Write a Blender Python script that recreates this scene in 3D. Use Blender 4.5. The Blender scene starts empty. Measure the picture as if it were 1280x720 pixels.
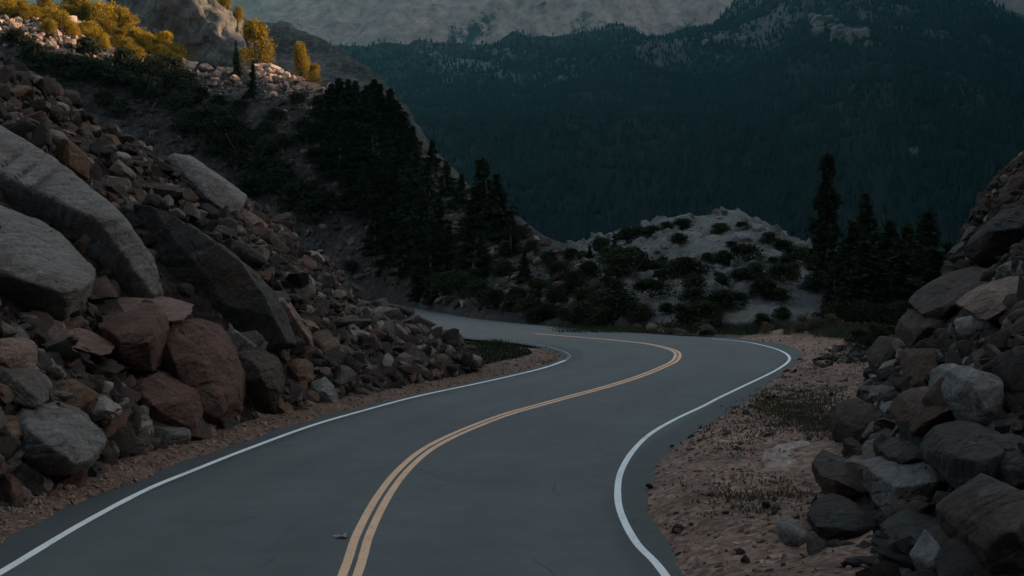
import bpy, bmesh, math, random
import numpy as np
from mathutils import Vector, Matrix
from mathutils.bvhtree import BVHTree

random.seed(7)
RNG = np.random.default_rng(11)
scene = bpy.context.scene
COL = scene.collection
R = math.radians

# ------------------------------------------------------------------ camera
FPX, HC, HY = 1600.0, 3.3, 325.0
PITCH = math.atan((360 - HY) / FPX)
cam_d = bpy.data.cameras.new('camera')
cam_d.sensor_width = 36.0
cam_d.lens = FPX / 1280 * 36
cam_d.clip_start, cam_d.clip_end = 0.1, 12000
cam = bpy.data.objects.new('camera', cam_d)
COL.objects.link(cam)
cam.location = (0, 0, HC)
cam.rotation_euler = (R(90) - PITCH, 0, 0)
scene.camera = cam

# ------------------------------------------------------------------ light
SUN_AZ_X, SUN_AZ_Y, SUN_EL = 0.97, 0.243, R(12)
sd = Vector((SUN_AZ_X, SUN_AZ_Y, 0)).normalized() * math.cos(SUN_EL) + Vector((0, 0, math.sin(SUN_EL)))
world = bpy.data.worlds.new('World')
scene.world = world
world.use_nodes = True
wt = world.node_tree
sky = wt.nodes.new('ShaderNodeTexSky')
sky.sky_type = 'NISHITA'
sky.sun_disc = False
sky.sun_elevation = SUN_EL
sky.sun_rotation = math.atan2(SUN_AZ_X, SUN_AZ_Y)
sky.ozone_density = 0.6
sky.dust_density = 2.0
soft = wt.nodes.new('ShaderNodeHueSaturation')      # sky saturation lowered so its light is less blue
soft.inputs['Saturation'].default_value = 0.66
wt.links.new(sky.outputs[0], soft.inputs['Color'])
wt.links.new(soft.outputs[0], wt.nodes['Background'].inputs[0])
wt.nodes['Background'].inputs[1].default_value = 0.12
sl = bpy.data.lights.new('sun', 'SUN')
sl.energy = 5.0
sl.angle = R(0.5)
sl.color = (1.0, 0.70, 0.40)
so = bpy.data.objects.new('sun', sl)
COL.objects.link(so)
so.rotation_euler = sd.to_track_quat('Z', 'Y').to_euler()
so.location = (100, 30, 200)
scene.view_settings.view_transform = 'Standard'
scene.view_settings.look = 'None'
scene.view_settings.gamma = 1
scene.view_settings.exposure = 1.27

# ------------------------------------------------------------------ helpers
def at(px, py, Y):
    """World point at ground distance Y seen at photo pixel (px,py) of 1280x720."""
    u = (px - 640) / FPX
    zc = -(py - 360) / FPX
    dy = math.cos(PITCH) + zc * math.sin(PITCH)
    dz = -math.sin(PITCH) + zc * math.cos(PITCH)
    t = Y / dy
    return Vector((u * t, Y, HC + dz * t))

def ray(px, py):
    d = at(px, py, 10) - Vector((0, 0, HC))
    return d.normalized()

def proj(p):
    x, y, z = p[0], p[1], p[2] - HC
    dep = y * math.cos(PITCH) - z * math.sin(PITCH)
    up = y * math.sin(PITCH) + z * math.cos(PITCH)
    return 640 + FPX * x / dep, 360 - FPX * up / dep

def hash3(ix, iy, iz, seed):
    n = (ix * 374761393 + iy * 668265263 + iz * 2147483647 + seed * 1274126177) & 0xffffffff
    n = ((n ^ (n >> 13)) * 1274126177) & 0xffffffff
    n = ((n ^ (n >> 16)) * 2246822519) & 0xffffffff
    n = n ^ (n >> 15)
    return (n & 0xffffff) / float(0xffffff) * 2 - 1

def vnoise(P, seed=0):
    P = np.asarray(P, float)
    i = np.floor(P).astype(np.int64)
    f = P - i
    f = f * f * (3 - 2 * f)
    out = 0
    for dx in (0, 1):
        for dy in (0, 1):
            for dz in (0, 1):
                w = (f[..., 0] if dx else 1 - f[..., 0]) * (f[..., 1] if dy else 1 - f[..., 1]) * (f[..., 2] if dz else 1 - f[..., 2])
                out = out + w * hash3(i[..., 0] + dx, i[..., 1] + dy, i[..., 2] + dz, seed)
    return out

def fbm(P, octv=4, seed=0, ridge=False):
    P = np.asarray(P, float)
    a, s, o = 1.0, 0.0, 0
    for k in range(octv):
        n = vnoise(P * (2.03 ** k) + 17.3 * k, seed + k)
        if ridge:
            n = 1 - 2 * np.abs(n)
        o = o + a * n
        s += a
        a *= 0.5
    return o / s

def mesh_np(name, V, F, mat=None, smooth=False, midx=None, mats=None):
    """V (n,3), F (m,k) all the same k."""
    V = np.asarray(V, np.float32)
    F = np.asarray(F, np.int32)
    me = bpy.data.meshes.new(name)
    me.vertices.add(len(V))
    me.vertices.foreach_set('co', V.ravel())
    k = F.shape[1]
    me.loops.add(F.size)
    me.loops.foreach_set('vertex_index', F.ravel())
    me.polygons.add(len(F))
    me.polygons.foreach_set('loop_start', np.arange(0, F.size, k, dtype=np.int32))
    me.polygons.foreach_set('loop_total', np.full(len(F), k, np.int32))
    me.polygons.foreach_set('use_smooth', np.full(len(F), smooth, bool))
    for m in (mats or ([mat] if mat else [])):
        me.materials.append(m)
    if midx is not None:
        me.polygons.foreach_set('material_index', np.asarray(midx, np.int32))
    me.update(calc_edges=True)
    me.validate()
    return me

def link(name, me, parent=None, **props):
    o = bpy.data.objects.new(name, me)
    COL.objects.link(o)
    if parent:
        o.parent = parent
    for k, v in props.items():
        o[k] = v
    return o

def grid_faces(a, b):
    i = np.arange(a - 1)[:, None] * b + np.arange(b - 1)[None]
    return np.stack([i, i + b, i + b + 1, i + 1], -1).reshape(-1, 4)

def resample(P, n):
    """Smooth (Catmull-Rom) resampling uniform in control index."""
    P = np.array([list(p) for p in P], float)
    t = np.linspace(0, len(P) - 1, n)
    i = np.clip(np.floor(t).astype(int), 0, len(P) - 2)
    f = (t - i)[:, None]
    g = lambda k: P[np.clip(k, 0, len(P) - 1)]
    p0, p1, p2, p3 = g(i - 1), g(i), g(i + 1), g(i + 2)
    return 0.5 * (2 * p1 + (p2 - p0) * f + (2 * p0 - 5 * p1 + 4 * p2 - p3) * f ** 2 + (3 * p1 - p0 - 3 * p2 + p3) * f ** 3)

def arclen(P, n):
    P = resample(P, max(len(P) * 24, 200))
    s = np.r_[0, np.cumsum(np.linalg.norm(np.diff(P, axis=0), axis=1))]
    q = np.linspace(0, s[-1], n)
    return np.stack([np.interp(q, s, P[:, k]) for k in range(P.shape[1])], 1)

# ------------------------------------------------------------------ materials
def new_mat(name):
    m = bpy.data.materials.new(name)
    m.use_nodes = True
    nt = m.node_tree
    b = nt.nodes['Principled BSDF']
    b.inputs['Roughness'].default_value = 0.9
    b.inputs['Specular IOR Level'].default_value = 0.25
    return m, nt, b

def N(nt, typ, ins=None, **kw):
    n = nt.nodes.new(typ)
    for k, v in kw.items():
        setattr(n, k, v)
    for k, v in (ins or {}).items():
        if hasattr(v, 'is_output') or isinstance(v, bpy.types.NodeSocket):
            nt.links.new(v, n.inputs[k])
        else:
            n.inputs[k].default_value = v
    return n

def noise(nt, vec, scale, detail=4, rough=0.55, dist=0.0):
    return N(nt, 'ShaderNodeTexNoise', {'Vector': vec, 'Scale': scale, 'Detail': detail, 'Roughness': rough, 'Distortion': dist}).outputs['Fac']

def ramp(nt, fac, stops, interp='LINEAR'):
    n = N(nt, 'ShaderNodeValToRGB', {'Fac': fac})
    cr = n.color_ramp
    cr.interpolation = interp
    while len(cr.elements) < len(stops):
        cr.elements.new(0.5)
    for e, (p, c) in zip(cr.elements, stops):
        e.position = p
        e.color = (c, c, c, 1) if isinstance(c, (int, float)) else (*c, 1)
    return n.outputs['Color']

def mix(nt, fac, a, b, mode='MIX'):
    n = nt.nodes.new('ShaderNodeMix')
    n.data_type = 'RGBA'
    n.blend_type = mode
    for i, v in ((0, fac), (6, a), (7, b)):
        if isinstance(v, bpy.types.NodeSocket):
            nt.links.new(v, n.inputs[i])
        else:
            n.inputs[i].default_value = (*v, 1) if isinstance(v, tuple) else v
    return n.outputs[2]

def mul(nt, a, b, op='MULTIPLY'):
    n = nt.nodes.new('ShaderNodeMath')
    n.operation = op
    for i, v in ((0, a), (1, b)):
        if isinstance(v, bpy.types.NodeSocket):
            nt.links.new(v, n.inputs[i])
        else:
            n.inputs[i].default_value = v
    return n.outputs[0]

def scalevec(nt, vec, s):
    return N(nt, 'ShaderNodeMapping', {'Vector': vec, 'Scale': s}).outputs[0]

def bump(nt, b, h, strength, dist, prev=None):
    n = N(nt, 'ShaderNodeBump', {'Height': h, 'Strength': strength, 'Distance': dist})
    if prev:
        nt.links.new(prev, n.inputs['Normal'])
    nt.links.new(n.outputs[0], b.inputs['Normal'])
    return n.outputs[0]

def rock_mat(name='rock', sc=1.0):
    m, nt, b = new_mat(name)
    geo = N(nt, 'ShaderNodeNewGeometry').outputs['Position']
    if sc != 1.0:
        geo = scalevec(nt, geo, (sc, sc, sc * .6))
    info = N(nt, 'ShaderNodeObjectInfo')
    rot = N(nt, 'ShaderNodeMapping', {'Vector': geo, 'Rotation': (0.4, 0.75, 0.3)}).outputs[0]
    strat = noise(nt, scalevec(nt, rot, (0.7, 0.7, 5.0)), 2.2, 6, 0.65, 0.5)
    big = noise(nt, geo, 0.9, 4, 0.6)
    fine = noise(nt, geo, 14, 7, 0.7)
    c = mix(nt, 1.0, info.outputs['Color'], ramp(nt, strat, [(0.3, 0.5), (0.5, 0.9), (0.68, 1.3)]), 'MULTIPLY')
    c = mix(nt, 1.0, c, ramp(nt, fine, [(0.3, 0.55), (0.55, 1.0), (0.75, 1.5)]), 'MULTIPLY')
    # iron staining and grey lichen
    c = mix(nt, ramp(nt, big, [(0.5, 0.0), (0.68, 0.55)]), c, (0.10, 0.052, 0.034))
    li = noise(nt, geo, 3.3, 8, 0.75)
    c = mix(nt, ramp(nt, li, [(0.56, 0.0), (0.66, 0.6)]), c, (0.15, 0.145, 0.135))
    nt.links.new(c, b.inputs['Base Color'])
    # cracks
    wob = mix(nt, 0.12, geo, N(nt, 'ShaderNodeTexNoise', {'Vector': geo, 'Scale': 2.0, 'Detail': 4}).outputs['Color'])
    vor = N(nt, 'ShaderNodeTexVoronoi', {'Vector': scalevec(nt, wob, (1, 1, 1.9)), 'Scale': 1.6}, feature='DISTANCE_TO_EDGE').outputs['Distance']
    n1 = bump(nt, b, ramp(nt, vor, [(0.0, 0.0), (0.05, 1.0)]), 0.55, 0.05 / sc)
    n2 = bump(nt, b, strat, 0.5, 0.10 / sc, n1)
    bump(nt, b, fine, 1.0, 0.09 / sc, n2)
    b.inputs['Roughness'].default_value = 0.85
    return m

def soil_mat(name, ca, cb, cc, sc=1.0, bstr=0.8, grav=True):
    m, nt, b = new_mat(name)
    geo = N(nt, 'ShaderNodeNewGeometry').outputs['Position']
    n1 = noise(nt, geo, 0.5 * sc, 6, 0.65)
    n2 = noise(nt, geo, 5 * sc, 8, 0.72)
    c = mix(nt, ramp(nt, n1, [(0.38, 0.0), (0.62, 1.0)]), ca, cb)
    c = mix(nt, ramp(nt, n2, [(0.5, 0.0), (0.66, 0.8)]), c, cc)
    v = N(nt, 'ShaderNodeTexVoronoi', {'Vector': geo, 'Scale': 9 * sc, 'Randomness': 1.0})
    if grav:
        c = mix(nt, ramp(nt, v.outputs['Color'], [(0.0, 0.5), (0.5, 0.9), (1.0, 1.5)]) if False else 1.0, c,
                ramp(nt, N(nt, 'ShaderNodeSeparateColor', {0: v.outputs['Color']}).outputs[0], [(0.0, 0.55), (0.6, 1.0), (1.0, 1.55)]), 'MULTIPLY')
    nt.links.new(c, b.inputs['Base Color'])
    p = bump(nt, b, v.outputs['Distance'], 0.5 * bstr, 0.06 / sc)
    bump(nt, b, n2, bstr, 0.14 / sc, p)
    return m

def asphalt_mat():
    m, nt, b = new_mat('asphalt')
    geo = N(nt, 'ShaderNodeNewGeometry').outputs['Position']
    patch = noise(nt, geo, 0.22, 5, 0.6)
    mid = noise(nt, geo, 1.6, 6, 0.7)
    grain = noise(nt, geo, 55, 5, 0.85)
    wob = mix(nt, 0.25, geo, N(nt, 'ShaderNodeTexNoise', {'Vector': geo, 'Scale': 1.3, 'Detail': 5}).outputs['Color'])
    ck = N(nt, 'ShaderNodeTexVoronoi', {'Vector': wob, 'Scale': 0.55}, feature='DISTANCE_TO_EDGE').outputs['Distance']
    crack = mul(nt, ramp(nt, ck, [(0.0, 1.0), (0.006, 0.0)]), ramp(nt, noise(nt, geo, 0.35, 3), [(0.48, 0.0), (0.58, 0.8)]))
    c = mix(nt, ramp(nt, patch, [(0.35, 0.0), (0.65, 1.0)]), (0.060, 0.064, 0.064), (0.080, 0.083, 0.082))
    c = mix(nt, 1.0, c, ramp(nt, mid, [(0.3, 0.86), (0.7, 1.13)]), 'MULTIPLY')
    c = mix(nt, 1.0, c, ramp(nt, grain, [(0.3, 0.55), (0.7, 1.5)]), 'MULTIPLY')
    c = mix(nt, crack, c, (0.02, 0.02, 0.02))
    uv = N(nt, 'ShaderNodeUVMap').outputs[0]
    wh = N(nt, 'ShaderNodeSeparateXYZ', {0: uv}).outputs[0]
    tr = ramp(nt, wh, [(0.0, 0.62), (0.09, 0.66), (0.11, 0.98), (0.19, 1.10), (0.27, 0.97), (0.36, 1.08), (0.46, 0.96),
                       (0.60, 1.09), (0.70, 0.97), (0.80, 1.10), (0.905, 0.98), (0.925, 0.68), (1.0, 0.62)])
    c = mix(nt, 1.0, c, tr, 'MULTIPLY')
    vv = N(nt, 'ShaderNodeSeparateXYZ', {0: uv}).outputs[1]
    dust = mul(nt, N(nt, 'ShaderNodeMapRange', {0: vv, 1: 27.0, 2: 34.0, 3: 0.0, 4: 0.8}).outputs[0], mul(nt, mid, 1.3))
    c = mix(nt, dust, c, (0.15, 0.135, 0.125))
    nt.links.new(c, b.inputs['Base Color'])
    b.inputs['Roughness'].default_value = 0.72
    b.inputs['Specular IOR Level'].default_value = 0.3
    bump(nt, b, grain, 0.35, 0.006)
    return m

def paint_mat(name, col, wear):
    m, nt, b = new_mat(name)
    geo = N(nt, 'ShaderNodeNewGeometry').outputs['Position']
    n = mul(nt, mul(nt, noise(nt, geo, 30, 7, 0.85), 0.75), mul(nt, noise(nt, geo, 1.7, 3), 0.25), 'ADD')
    c = mix(nt, ramp(nt, n, [(wear, 0.75), (wear + 0.1, 0.0)]), col, (0.09, 0.085, 0.08))
    nt.links.new(c, b.inputs['Base Color'])
    b.inputs['Roughness'].default_value = 0.6
    return m

def leaf_mat(name, c1, c2, trans=0.25):
    m, nt, b = new_mat(name)
    info = N(nt, 'ShaderNodeObjectInfo').outputs['Random']
    geo = N(nt, 'ShaderNodeNewGeometry')
    c = mix(nt, geo.outputs['Random Per Island'], c1, c2)
    hsv = N(nt, 'ShaderNodeHueSaturation', {'Color': c, 'Value': mul(nt, mul(nt, info, 0.6), 0.7, 'ADD')})
    nt.links.new(hsv.outputs[0], b.inputs['Base Color'])
    b.inputs['Specular IOR Level'].default_value = 0.15
    tb = N(nt, 'ShaderNodeBsdfTranslucent', {'Color': hsv.outputs[0]})
    mx = N(nt, 'ShaderNodeMixShader', {0: trans})
    nt.links.new(b.outputs[0], mx.inputs[1])
    nt.links.new(tb.outputs[0], mx.inputs[2])
    nt.links.new(mx.outputs[0], nt.nodes['Material Output'].inputs[0])
    return m

def bark_mat():
    m, nt, b = new_mat('bark')
    geo = N(nt, 'ShaderNodeNewGeometry').outputs['Position']
    n = noise(nt, scalevec(nt, geo, (6, 6, 1.5)), 3, 5, 0.7)
    nt.links.new(mix(nt, n, (0.06, 0.04, 0.03), (0.16, 0.12, 0.09)), b.inputs['Base Color'])
    bump(nt, b, n, 0.8, 0.03)
    return m

def mountain_mat(name, forest, rock, rock2, z0, z1, bias, sc):
    """Forest below, bare rock breaking through above."""
    m, nt, b = new_mat(name)
    geo = N(nt, 'ShaderNodeNewGeometry').outputs['Position']
    z = N(nt, 'ShaderNodeSeparateXYZ', {0: geo}).outputs[2]
    zn = N(nt, 'ShaderNodeMapRange', {0: z, 1: z0, 2: z1, 3: 0.0, 4: 1.0}).outputs[0]
    big = noise(nt, geo, 0.004 * sc, 7, 0.62, 0.6)
    fine = noise(nt, scalevec(nt, geo, (1, 1, 0.5)), 0.03 * sc, 8, 0.75)
    f = mul(nt, mul(nt, big, 1.5), mul(nt, fine, 0.9), 'ADD')
    f = mul(nt, f, mul(nt, zn, bias), 'ADD')
    mask = ramp(nt, mul(nt, f, 0.4), [(0.57, 0.0), (0.62, 1.0)])
    rk = mix(nt, ramp(nt, fine, [(0.35, 0.0), (0.65, 1.0)]), rock, rock2)
    fo = mix(nt, noise(nt, geo, 0.12, 5, 0.8), forest, tuple(v * 1.9 for v in forest))
    nt.links.new(mix(nt, mask, fo, rk), b.inputs['Base Color'])
    bump(nt, b, noise(nt, geo, 0.09, 8, 0.8), 1.0, 9.0)
    return m

M_ROCK = rock_mat()
M_CLIFF = rock_mat('cliff_face', 0.16)
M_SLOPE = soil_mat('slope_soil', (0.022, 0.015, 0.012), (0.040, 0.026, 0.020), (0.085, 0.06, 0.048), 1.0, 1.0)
M_DIRT = soil_mat('shoulder_dirt', (0.14, 0.076, 0.052), (0.29, 0.170, 0.125), (0.080, 0.048, 0.036), 1.3, 0.35)
M_VERGE = soil_mat('verge_dirt', (0.13, 0.072, 0.048), (0.18, 0.105, 0.07), (0.08, 0.05, 0.04), 2.0, 0.7)
M_TALUS = soil_mat('talus', (0.034, 0.030, 0.029), (0.060, 0.050, 0.047), (0.020, 0.020, 0.017), 0.35, 1.0)
M_KNOLL = soil_mat('knoll_rock', (0.12, 0.118, 0.115), (0.19, 0.183, 0.175), (0.05, 0.05, 0.043), 0.6, 1.0, grav=False)
M_PALE = soil_mat('pale_scree', (0.035, 0.036, 0.034), (0.085, 0.08, 0.077), (0.012, 0.016, 0.012), 0.14, 1.0)
M_GROUND = soil_mat('ground_soil', (0.060, 0.055, 0.035), (0.085, 0.07, 0.05), (0.05, 0.06, 0.03), 0.8, 1.0)
M_ASPH = asphalt_mat()
M_WHITE = paint_mat('white_paint', (0.80, 0.80, 0.78), 0.375)
M_YEL = paint_mat('yellow_paint', (0.80, 0.46, 0.27), 0.385)
M_CON = leaf_mat('conifer_needles', (0.010, 0.017, 0.008), (0.024, 0.034, 0.014))
M_FAR = leaf_mat('far_needles', (0.004, 0.009, 0.008), (0.007, 0.013, 0.011), 0.0)
M_JUN = leaf_mat('juniper_leaves', (0.11, 0.105, 0.012), (0.46, 0.27, 0.03), 0.35)  # gold leaf colour raised to carry part of the low sun's brightness
M_SHR = leaf_mat('shrub_leaves', (0.014, 0.020, 0.010), (0.034, 0.040, 0.018))
M_GRASS = leaf_mat('grass_blades', (0.022, 0.030, 0.016), (0.055, 0.055, 0.032))
M_DRY = leaf_mat('dry_brush', (0.15, 0.10, 0.06), (0.10, 0.10, 0.05))
M_BARK = bark_mat()
M_MTA = mountain_mat('forested_slope', (0.008, 0.013, 0.010), (0.09, 0.09, 0.09), (0.16, 0.15, 0.145), 110, 340, 0.42, 1.0)
M_MTB = mountain_mat('rocky_slope', (0.015, 0.02, 0.018), (0.15, 0.115, 0.105), (0.42, 0.325, 0.30), 150, 520, 0.7, 1.6)

# ------------------------------------------------------------------ terrain
TREES = {}
def ruled(name, rows, nt, ns, mat, amp, fscale, seed, taper=0.12, ridge=False, octv=5, kind='structure', sharp=None):
    """rows: polylines (3D, equal count) from foot to crest to back; smooth along, straight across."""
    Rr = [resample(r, nt) for r in rows]
    segs = len(Rr) - 1
    P = []
    for k in range(segs):
        q = np.linspace(0, 1, ns[k] + 1)[:-1] if k < segs - 1 else np.linspace(0, 1, ns[k] + 1)
        for s in q:
            P.append(Rr[k] * (1 - s) + Rr[k + 1] * s)
    G = np.array(P)                      # (rows, nt, 3)
    a, b = G.shape[:2]
    du = np.gradient(G, axis=0)
    dv = np.gradient(G, axis=1)
    nn = np.cross(dv, du)
    nn /= np.linalg.norm(nn, axis=2, keepdims=True) + 1e-9
    if nn[..., 2].mean() < 0:
        nn = -nn
    w = np.clip(np.arange(a) / (a * taper + 1e-6), 0, 1)[:, None]
    d = fbm(G / fscale, octv, seed, ridge)
    G = G + nn * (d * amp * w)[..., None]
    V = G.reshape(-1, 3)
    F = grid_faces(a, b)
    me = mesh_np(name, V, F, mat, smooth=True)
    o = link(name, me, kind=kind)
    TREES[name + o.name[len(name):]] = BVHTree.FromPolygons(V.tolist(), F.tolist())
    return o, G

V3 = lambda *a: Vector(a)
# ground sheet to the horizon
gx = np.concatenate([np.linspace(-3200, -80, 30), np.linspace(-75, 75, 120), np.linspace(80, 3600, 30)])
gy = np.concatenate([np.linspace(-400, -40, 8), np.linspace(-35, 120, 140), np.linspace(130, 3500, 40)])
XX, YY = np.meshgrid(gx, gy, indexing='ij')
ZZ = -0.10 + 0.05 * fbm(np.stack([XX, YY, XX * 0], -1) / 3.0, 4, 5)
GV = np.stack([XX, YY, ZZ], -1).reshape(-1, 3)
link('ground', mesh_np('ground', GV, grid_faces(len(gx), len(gy)), M_GROUND, True), kind='structure')
TREES['ground'] = BVHTree.FromPolygons(GV.tolist(), grid_faces(len(gx), len(gy)).tolist())

# road
LE = [(-6.6, -20), (-6.5, 0), (-6.35, 10), (-6.1, 16.5), (-5.75, 19.1), (-5.5, 21), (-5.1, 22.7), (-4.8, 24.3), (-4.45, 25.8), (-3.45, 29),
      (-2.1, 32.5), (-0.65, 36.2), (0.55, 39.4), (1.35, 42), (1.6, 44), (1.4, 46.6), (.2, 50.5), (-1.9, 53.6), (-3.4, 57.6), (-6, 63), (-11, 74),
      (-19, 88), (-33, 97), (-60, 96)]
RE = [(2.6, -20), (2.3, 0), (2.05, 10), (1.9, 15.2), (2.0, 17.6), (2.2, 18.9), (2.8, 21.8), (3.8, 24.8), (4.4, 26.6), (5.2, 28.8),
      (6.7, 33.2), (8.1, 37.3), (9.2, 40.6), (10.1, 43.9), (10.6, 47), (10.7, 50.2), (9.6, 53.8), (7.2, 55.9), (2.5, 62.8), (-1.8, 71.3), (-5.2, 82.5),
      (-10.2, 101.5), (-30, 110), (-60, 110)]
def strip(name, A, B, z, n, m, mat, kind='structure', jag=0.0):
    A = resample([(*p, z) for p in A], n)
    B = resample([(*p, z) for p in B], n)
    if jag:
        jn = fbm(np.stack([A[:, 0], A[:, 1], A[:, 1] * 0], 1) * 1.5, 4, 3)
        jm = fbm(np.stack([B[:, 0], B[:, 1], B[:, 1] * 0], 1) * 1.5, 4, 9)
        dd = (B - A) / np.linalg.norm(B - A, axis=1, keepdims=True)
        A = A + dd * (jn * jag)[:, None]
        B = B + dd * (jm * jag)[:, None]
    s = np.linspace(0, 1, m)[None, :, None]
    G = A[:, None] * (1 - s) + B[:, None] * s
    F = grid_faces(n, m)[:, ::-1]
    me = mesh_np(name, G.reshape(-1, 3), F, mat)
    uv = me.uv_layers.new(name='UVMap')
    u = np.broadcast_to(s[..., 0], (n, m)).ravel()
    v = np.broadcast_to(np.linspace(0, 40, n)[:, None], (n, m)).ravel()
    uv.data.foreach_set('uv', np.stack([u[F.ravel()], v[F.ravel()]], 1).astype(np.float32).ravel())
    return link(name, me, kind=kind), G
road, _ = strip('road', LE, RE, 0.0, 700, 12, M_ASPH, jag=0.10)

def band(name, pts, width, z, mat, off=0.0, n=600):
    P = arclen([(*p, 0) for p in pts], n)[:, :2]
    t = np.gradient(P, axis=0)
    t /= np.linalg.norm(t, axis=1, keepdims=True)
    nr = np.stack([t[:, 1], -t[:, 0]], 1)
    wv = width * (1 + 0.06 * fbm(np.stack([P[:, 0], P[:, 1], P[:, 0] * 0], 1) * 3, 3, 2))[:, None]
    A = P + nr * (off - wv / 2)
    B = P + nr * (off + wv / 2)
    V = np.concatenate([np.c_[A, np.full(n, z)], np.c_[B, np.full(n, z)]])
    i = np.arange(n - 1)
    F = np.stack([i, i + n, i + n + 1, i + 1], 1)
    return link(name, mesh_np(name, V, F, mat), kind='structure')

YL = [(-1.2, -20), (-1.45, 0), (-1.62, 10), (-1.7, 13.4), (-1.79, 15.4), (-1.8, 17.9), (-1.7, 20.2), (-1.45, 22.4), (-0.95, 24.6), (-0.15, 27.2),
      (0.6, 29.0), (1.55, 31.2), (2.35, 33.0), (3.5, 35.9), (4.55, 39.1), (5.4, 42.2), (5.9, 46.3), (5.4, 50.0), (4.4, 52.3), (3.2, 54.2), (1.0, 57.3),
      (-2.2, 63.5), (-7.5, 76), (-14, 93), (-31, 104), (-60, 103)]
LL = [(-5.6, -20), (-5.5, 0), (-5.45, 10), (-5.4, 13.5), (-5.38, 15.9), (-5.25, 18.3), (-5.0, 20.0), (-4.65, 22.1), (-4.0, 25.4), (-3.25, 28.0), (-2.3, 30.9),
      (-0.9, 34.2), (0.3, 37.2), (1.1, 39.5), (1.75, 42), (1.98, 44), (1.8, 46.5), (0.8, 50.5), (-1.3, 54.0), (-3.0, 58), (-5.6, 63.6), (-10.6, 74.5),
      (-18.5, 89), (-33, 98), (-60, 97)]
RL = [(2.3, -20), (1.9, 0), (1.72, 10), (1.6, 13.4), (1.45, 14.9), (1.42, 16.6), (1.5, 18.1), (1.7, 19.9), (2.1, 22.1), (2.65, 24.3), (3.4, 26.5), (4.3, 28.8),
      (5.0, 30.7), (6.2, 33.8), (7.7, 37.7), (8.85, 41.1), (9.45, 43.6), (9.75, 46.2), (9.75, 48.6), (9.4, 51.6), (8.4, 53.6), (6.5, 55.5),
      (2.0, 62.2), (-2.3, 70.8), (-5.8, 82), (-10.9, 100.5), (-30, 109), (-60, 109)]
def cut(P, y0, far):
    k = next(i for i, p in enumerate(P) if i > 8 and p[1] > y0)
    return P[k:] if far else P[:k + 1]
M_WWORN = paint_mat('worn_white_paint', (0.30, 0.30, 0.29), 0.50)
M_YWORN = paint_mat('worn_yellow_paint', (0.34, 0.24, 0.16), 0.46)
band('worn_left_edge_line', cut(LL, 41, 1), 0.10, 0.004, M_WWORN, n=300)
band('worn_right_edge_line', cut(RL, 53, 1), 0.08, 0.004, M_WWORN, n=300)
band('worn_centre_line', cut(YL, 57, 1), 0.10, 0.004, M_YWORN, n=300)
LLn, RLn, YLn = cut(LL, 41, 0), cut(RL, 53, 0), cut(YL, 57, 0)
band('left_edge_line', LLn, 0.11, 0.004, M_WHITE)
band('right_edge_line', RLn, 0.095, 0.004, M_WHITE)
band('yellow_centre_line', YLn, 0.105, 0.004, M_YEL, off=-0.078)
band('yellow_centre_line', YLn, 0.105, 0.004, M_YEL, off=0.078)

# ---- left hillside (spur inside the bend)
sil = [(-900, -260, 2), (-700, -240, 12), (-500, -180, 22), (-250, -60, 29), (-100, 25, 31.5), (0, 80, 33), (74, 118, 34.2), (119, 156, 35), (150, 168, 35.8), (205, 194, 36.5),
       (264, 230, 37.6), (302, 252, 38.4), (350, 285, 39.6), (399, 330, 40.2), (440, 362, 40.8), (500, 394, 40.6), (550, 424, 39.6), (594, 461, 38.2)]
crestL = [at(a, b + 5, Y) for a, b, Y in sil]
crestL[0] = V3(-20, -12, 12); crestL[1] = V3(-19.5, 2, 12); crestL[2] = V3(-18.5, 17, 11.5)
baseL = [(-7.6, -15), (-7.4, 0), (-7.2, 8), (-6.95, 14), (-6.75, 16), (-6.5, 17.6), (-6.35, 19), (-6.15, 20.5), (-5.95, 22), (-5.65, 23.6), (-5.25, 25.3), (-4.7, 27), (-4.2, 28.8),
         (-3.5, 30.6), (-2.9, 32), (-2.2, 33.8), (-1.6, 35.2), (-1.1, 36.8)]
baseL = [V3(x, y, -0.05) for x, y in baseL]
midL = []
for b_, c_ in zip(baseL, crestL):
    q = b_.lerp(c_, 0.45)
    q.z += 0.10 * (c_.z - b_.z)
    midL.append(q)
backL = [c + V3(-0.6, 2.0, -0.8) * (0.4 + 0.28 * c.z) for c in crestL]
back2L = [V3(c.x - 3 - .5 * c.z, c.y + 3.0 + 0.9 * c.z, -0.3) for c in crestL]
left_hill, GL = ruled('left_hillside', [baseL, midL, crestL, backL, back2L], 420, [70, 80, 16, 14], M_SLOPE, 0.50, 2.2, 21, octv=6, ridge=True, taper=.06)

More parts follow.
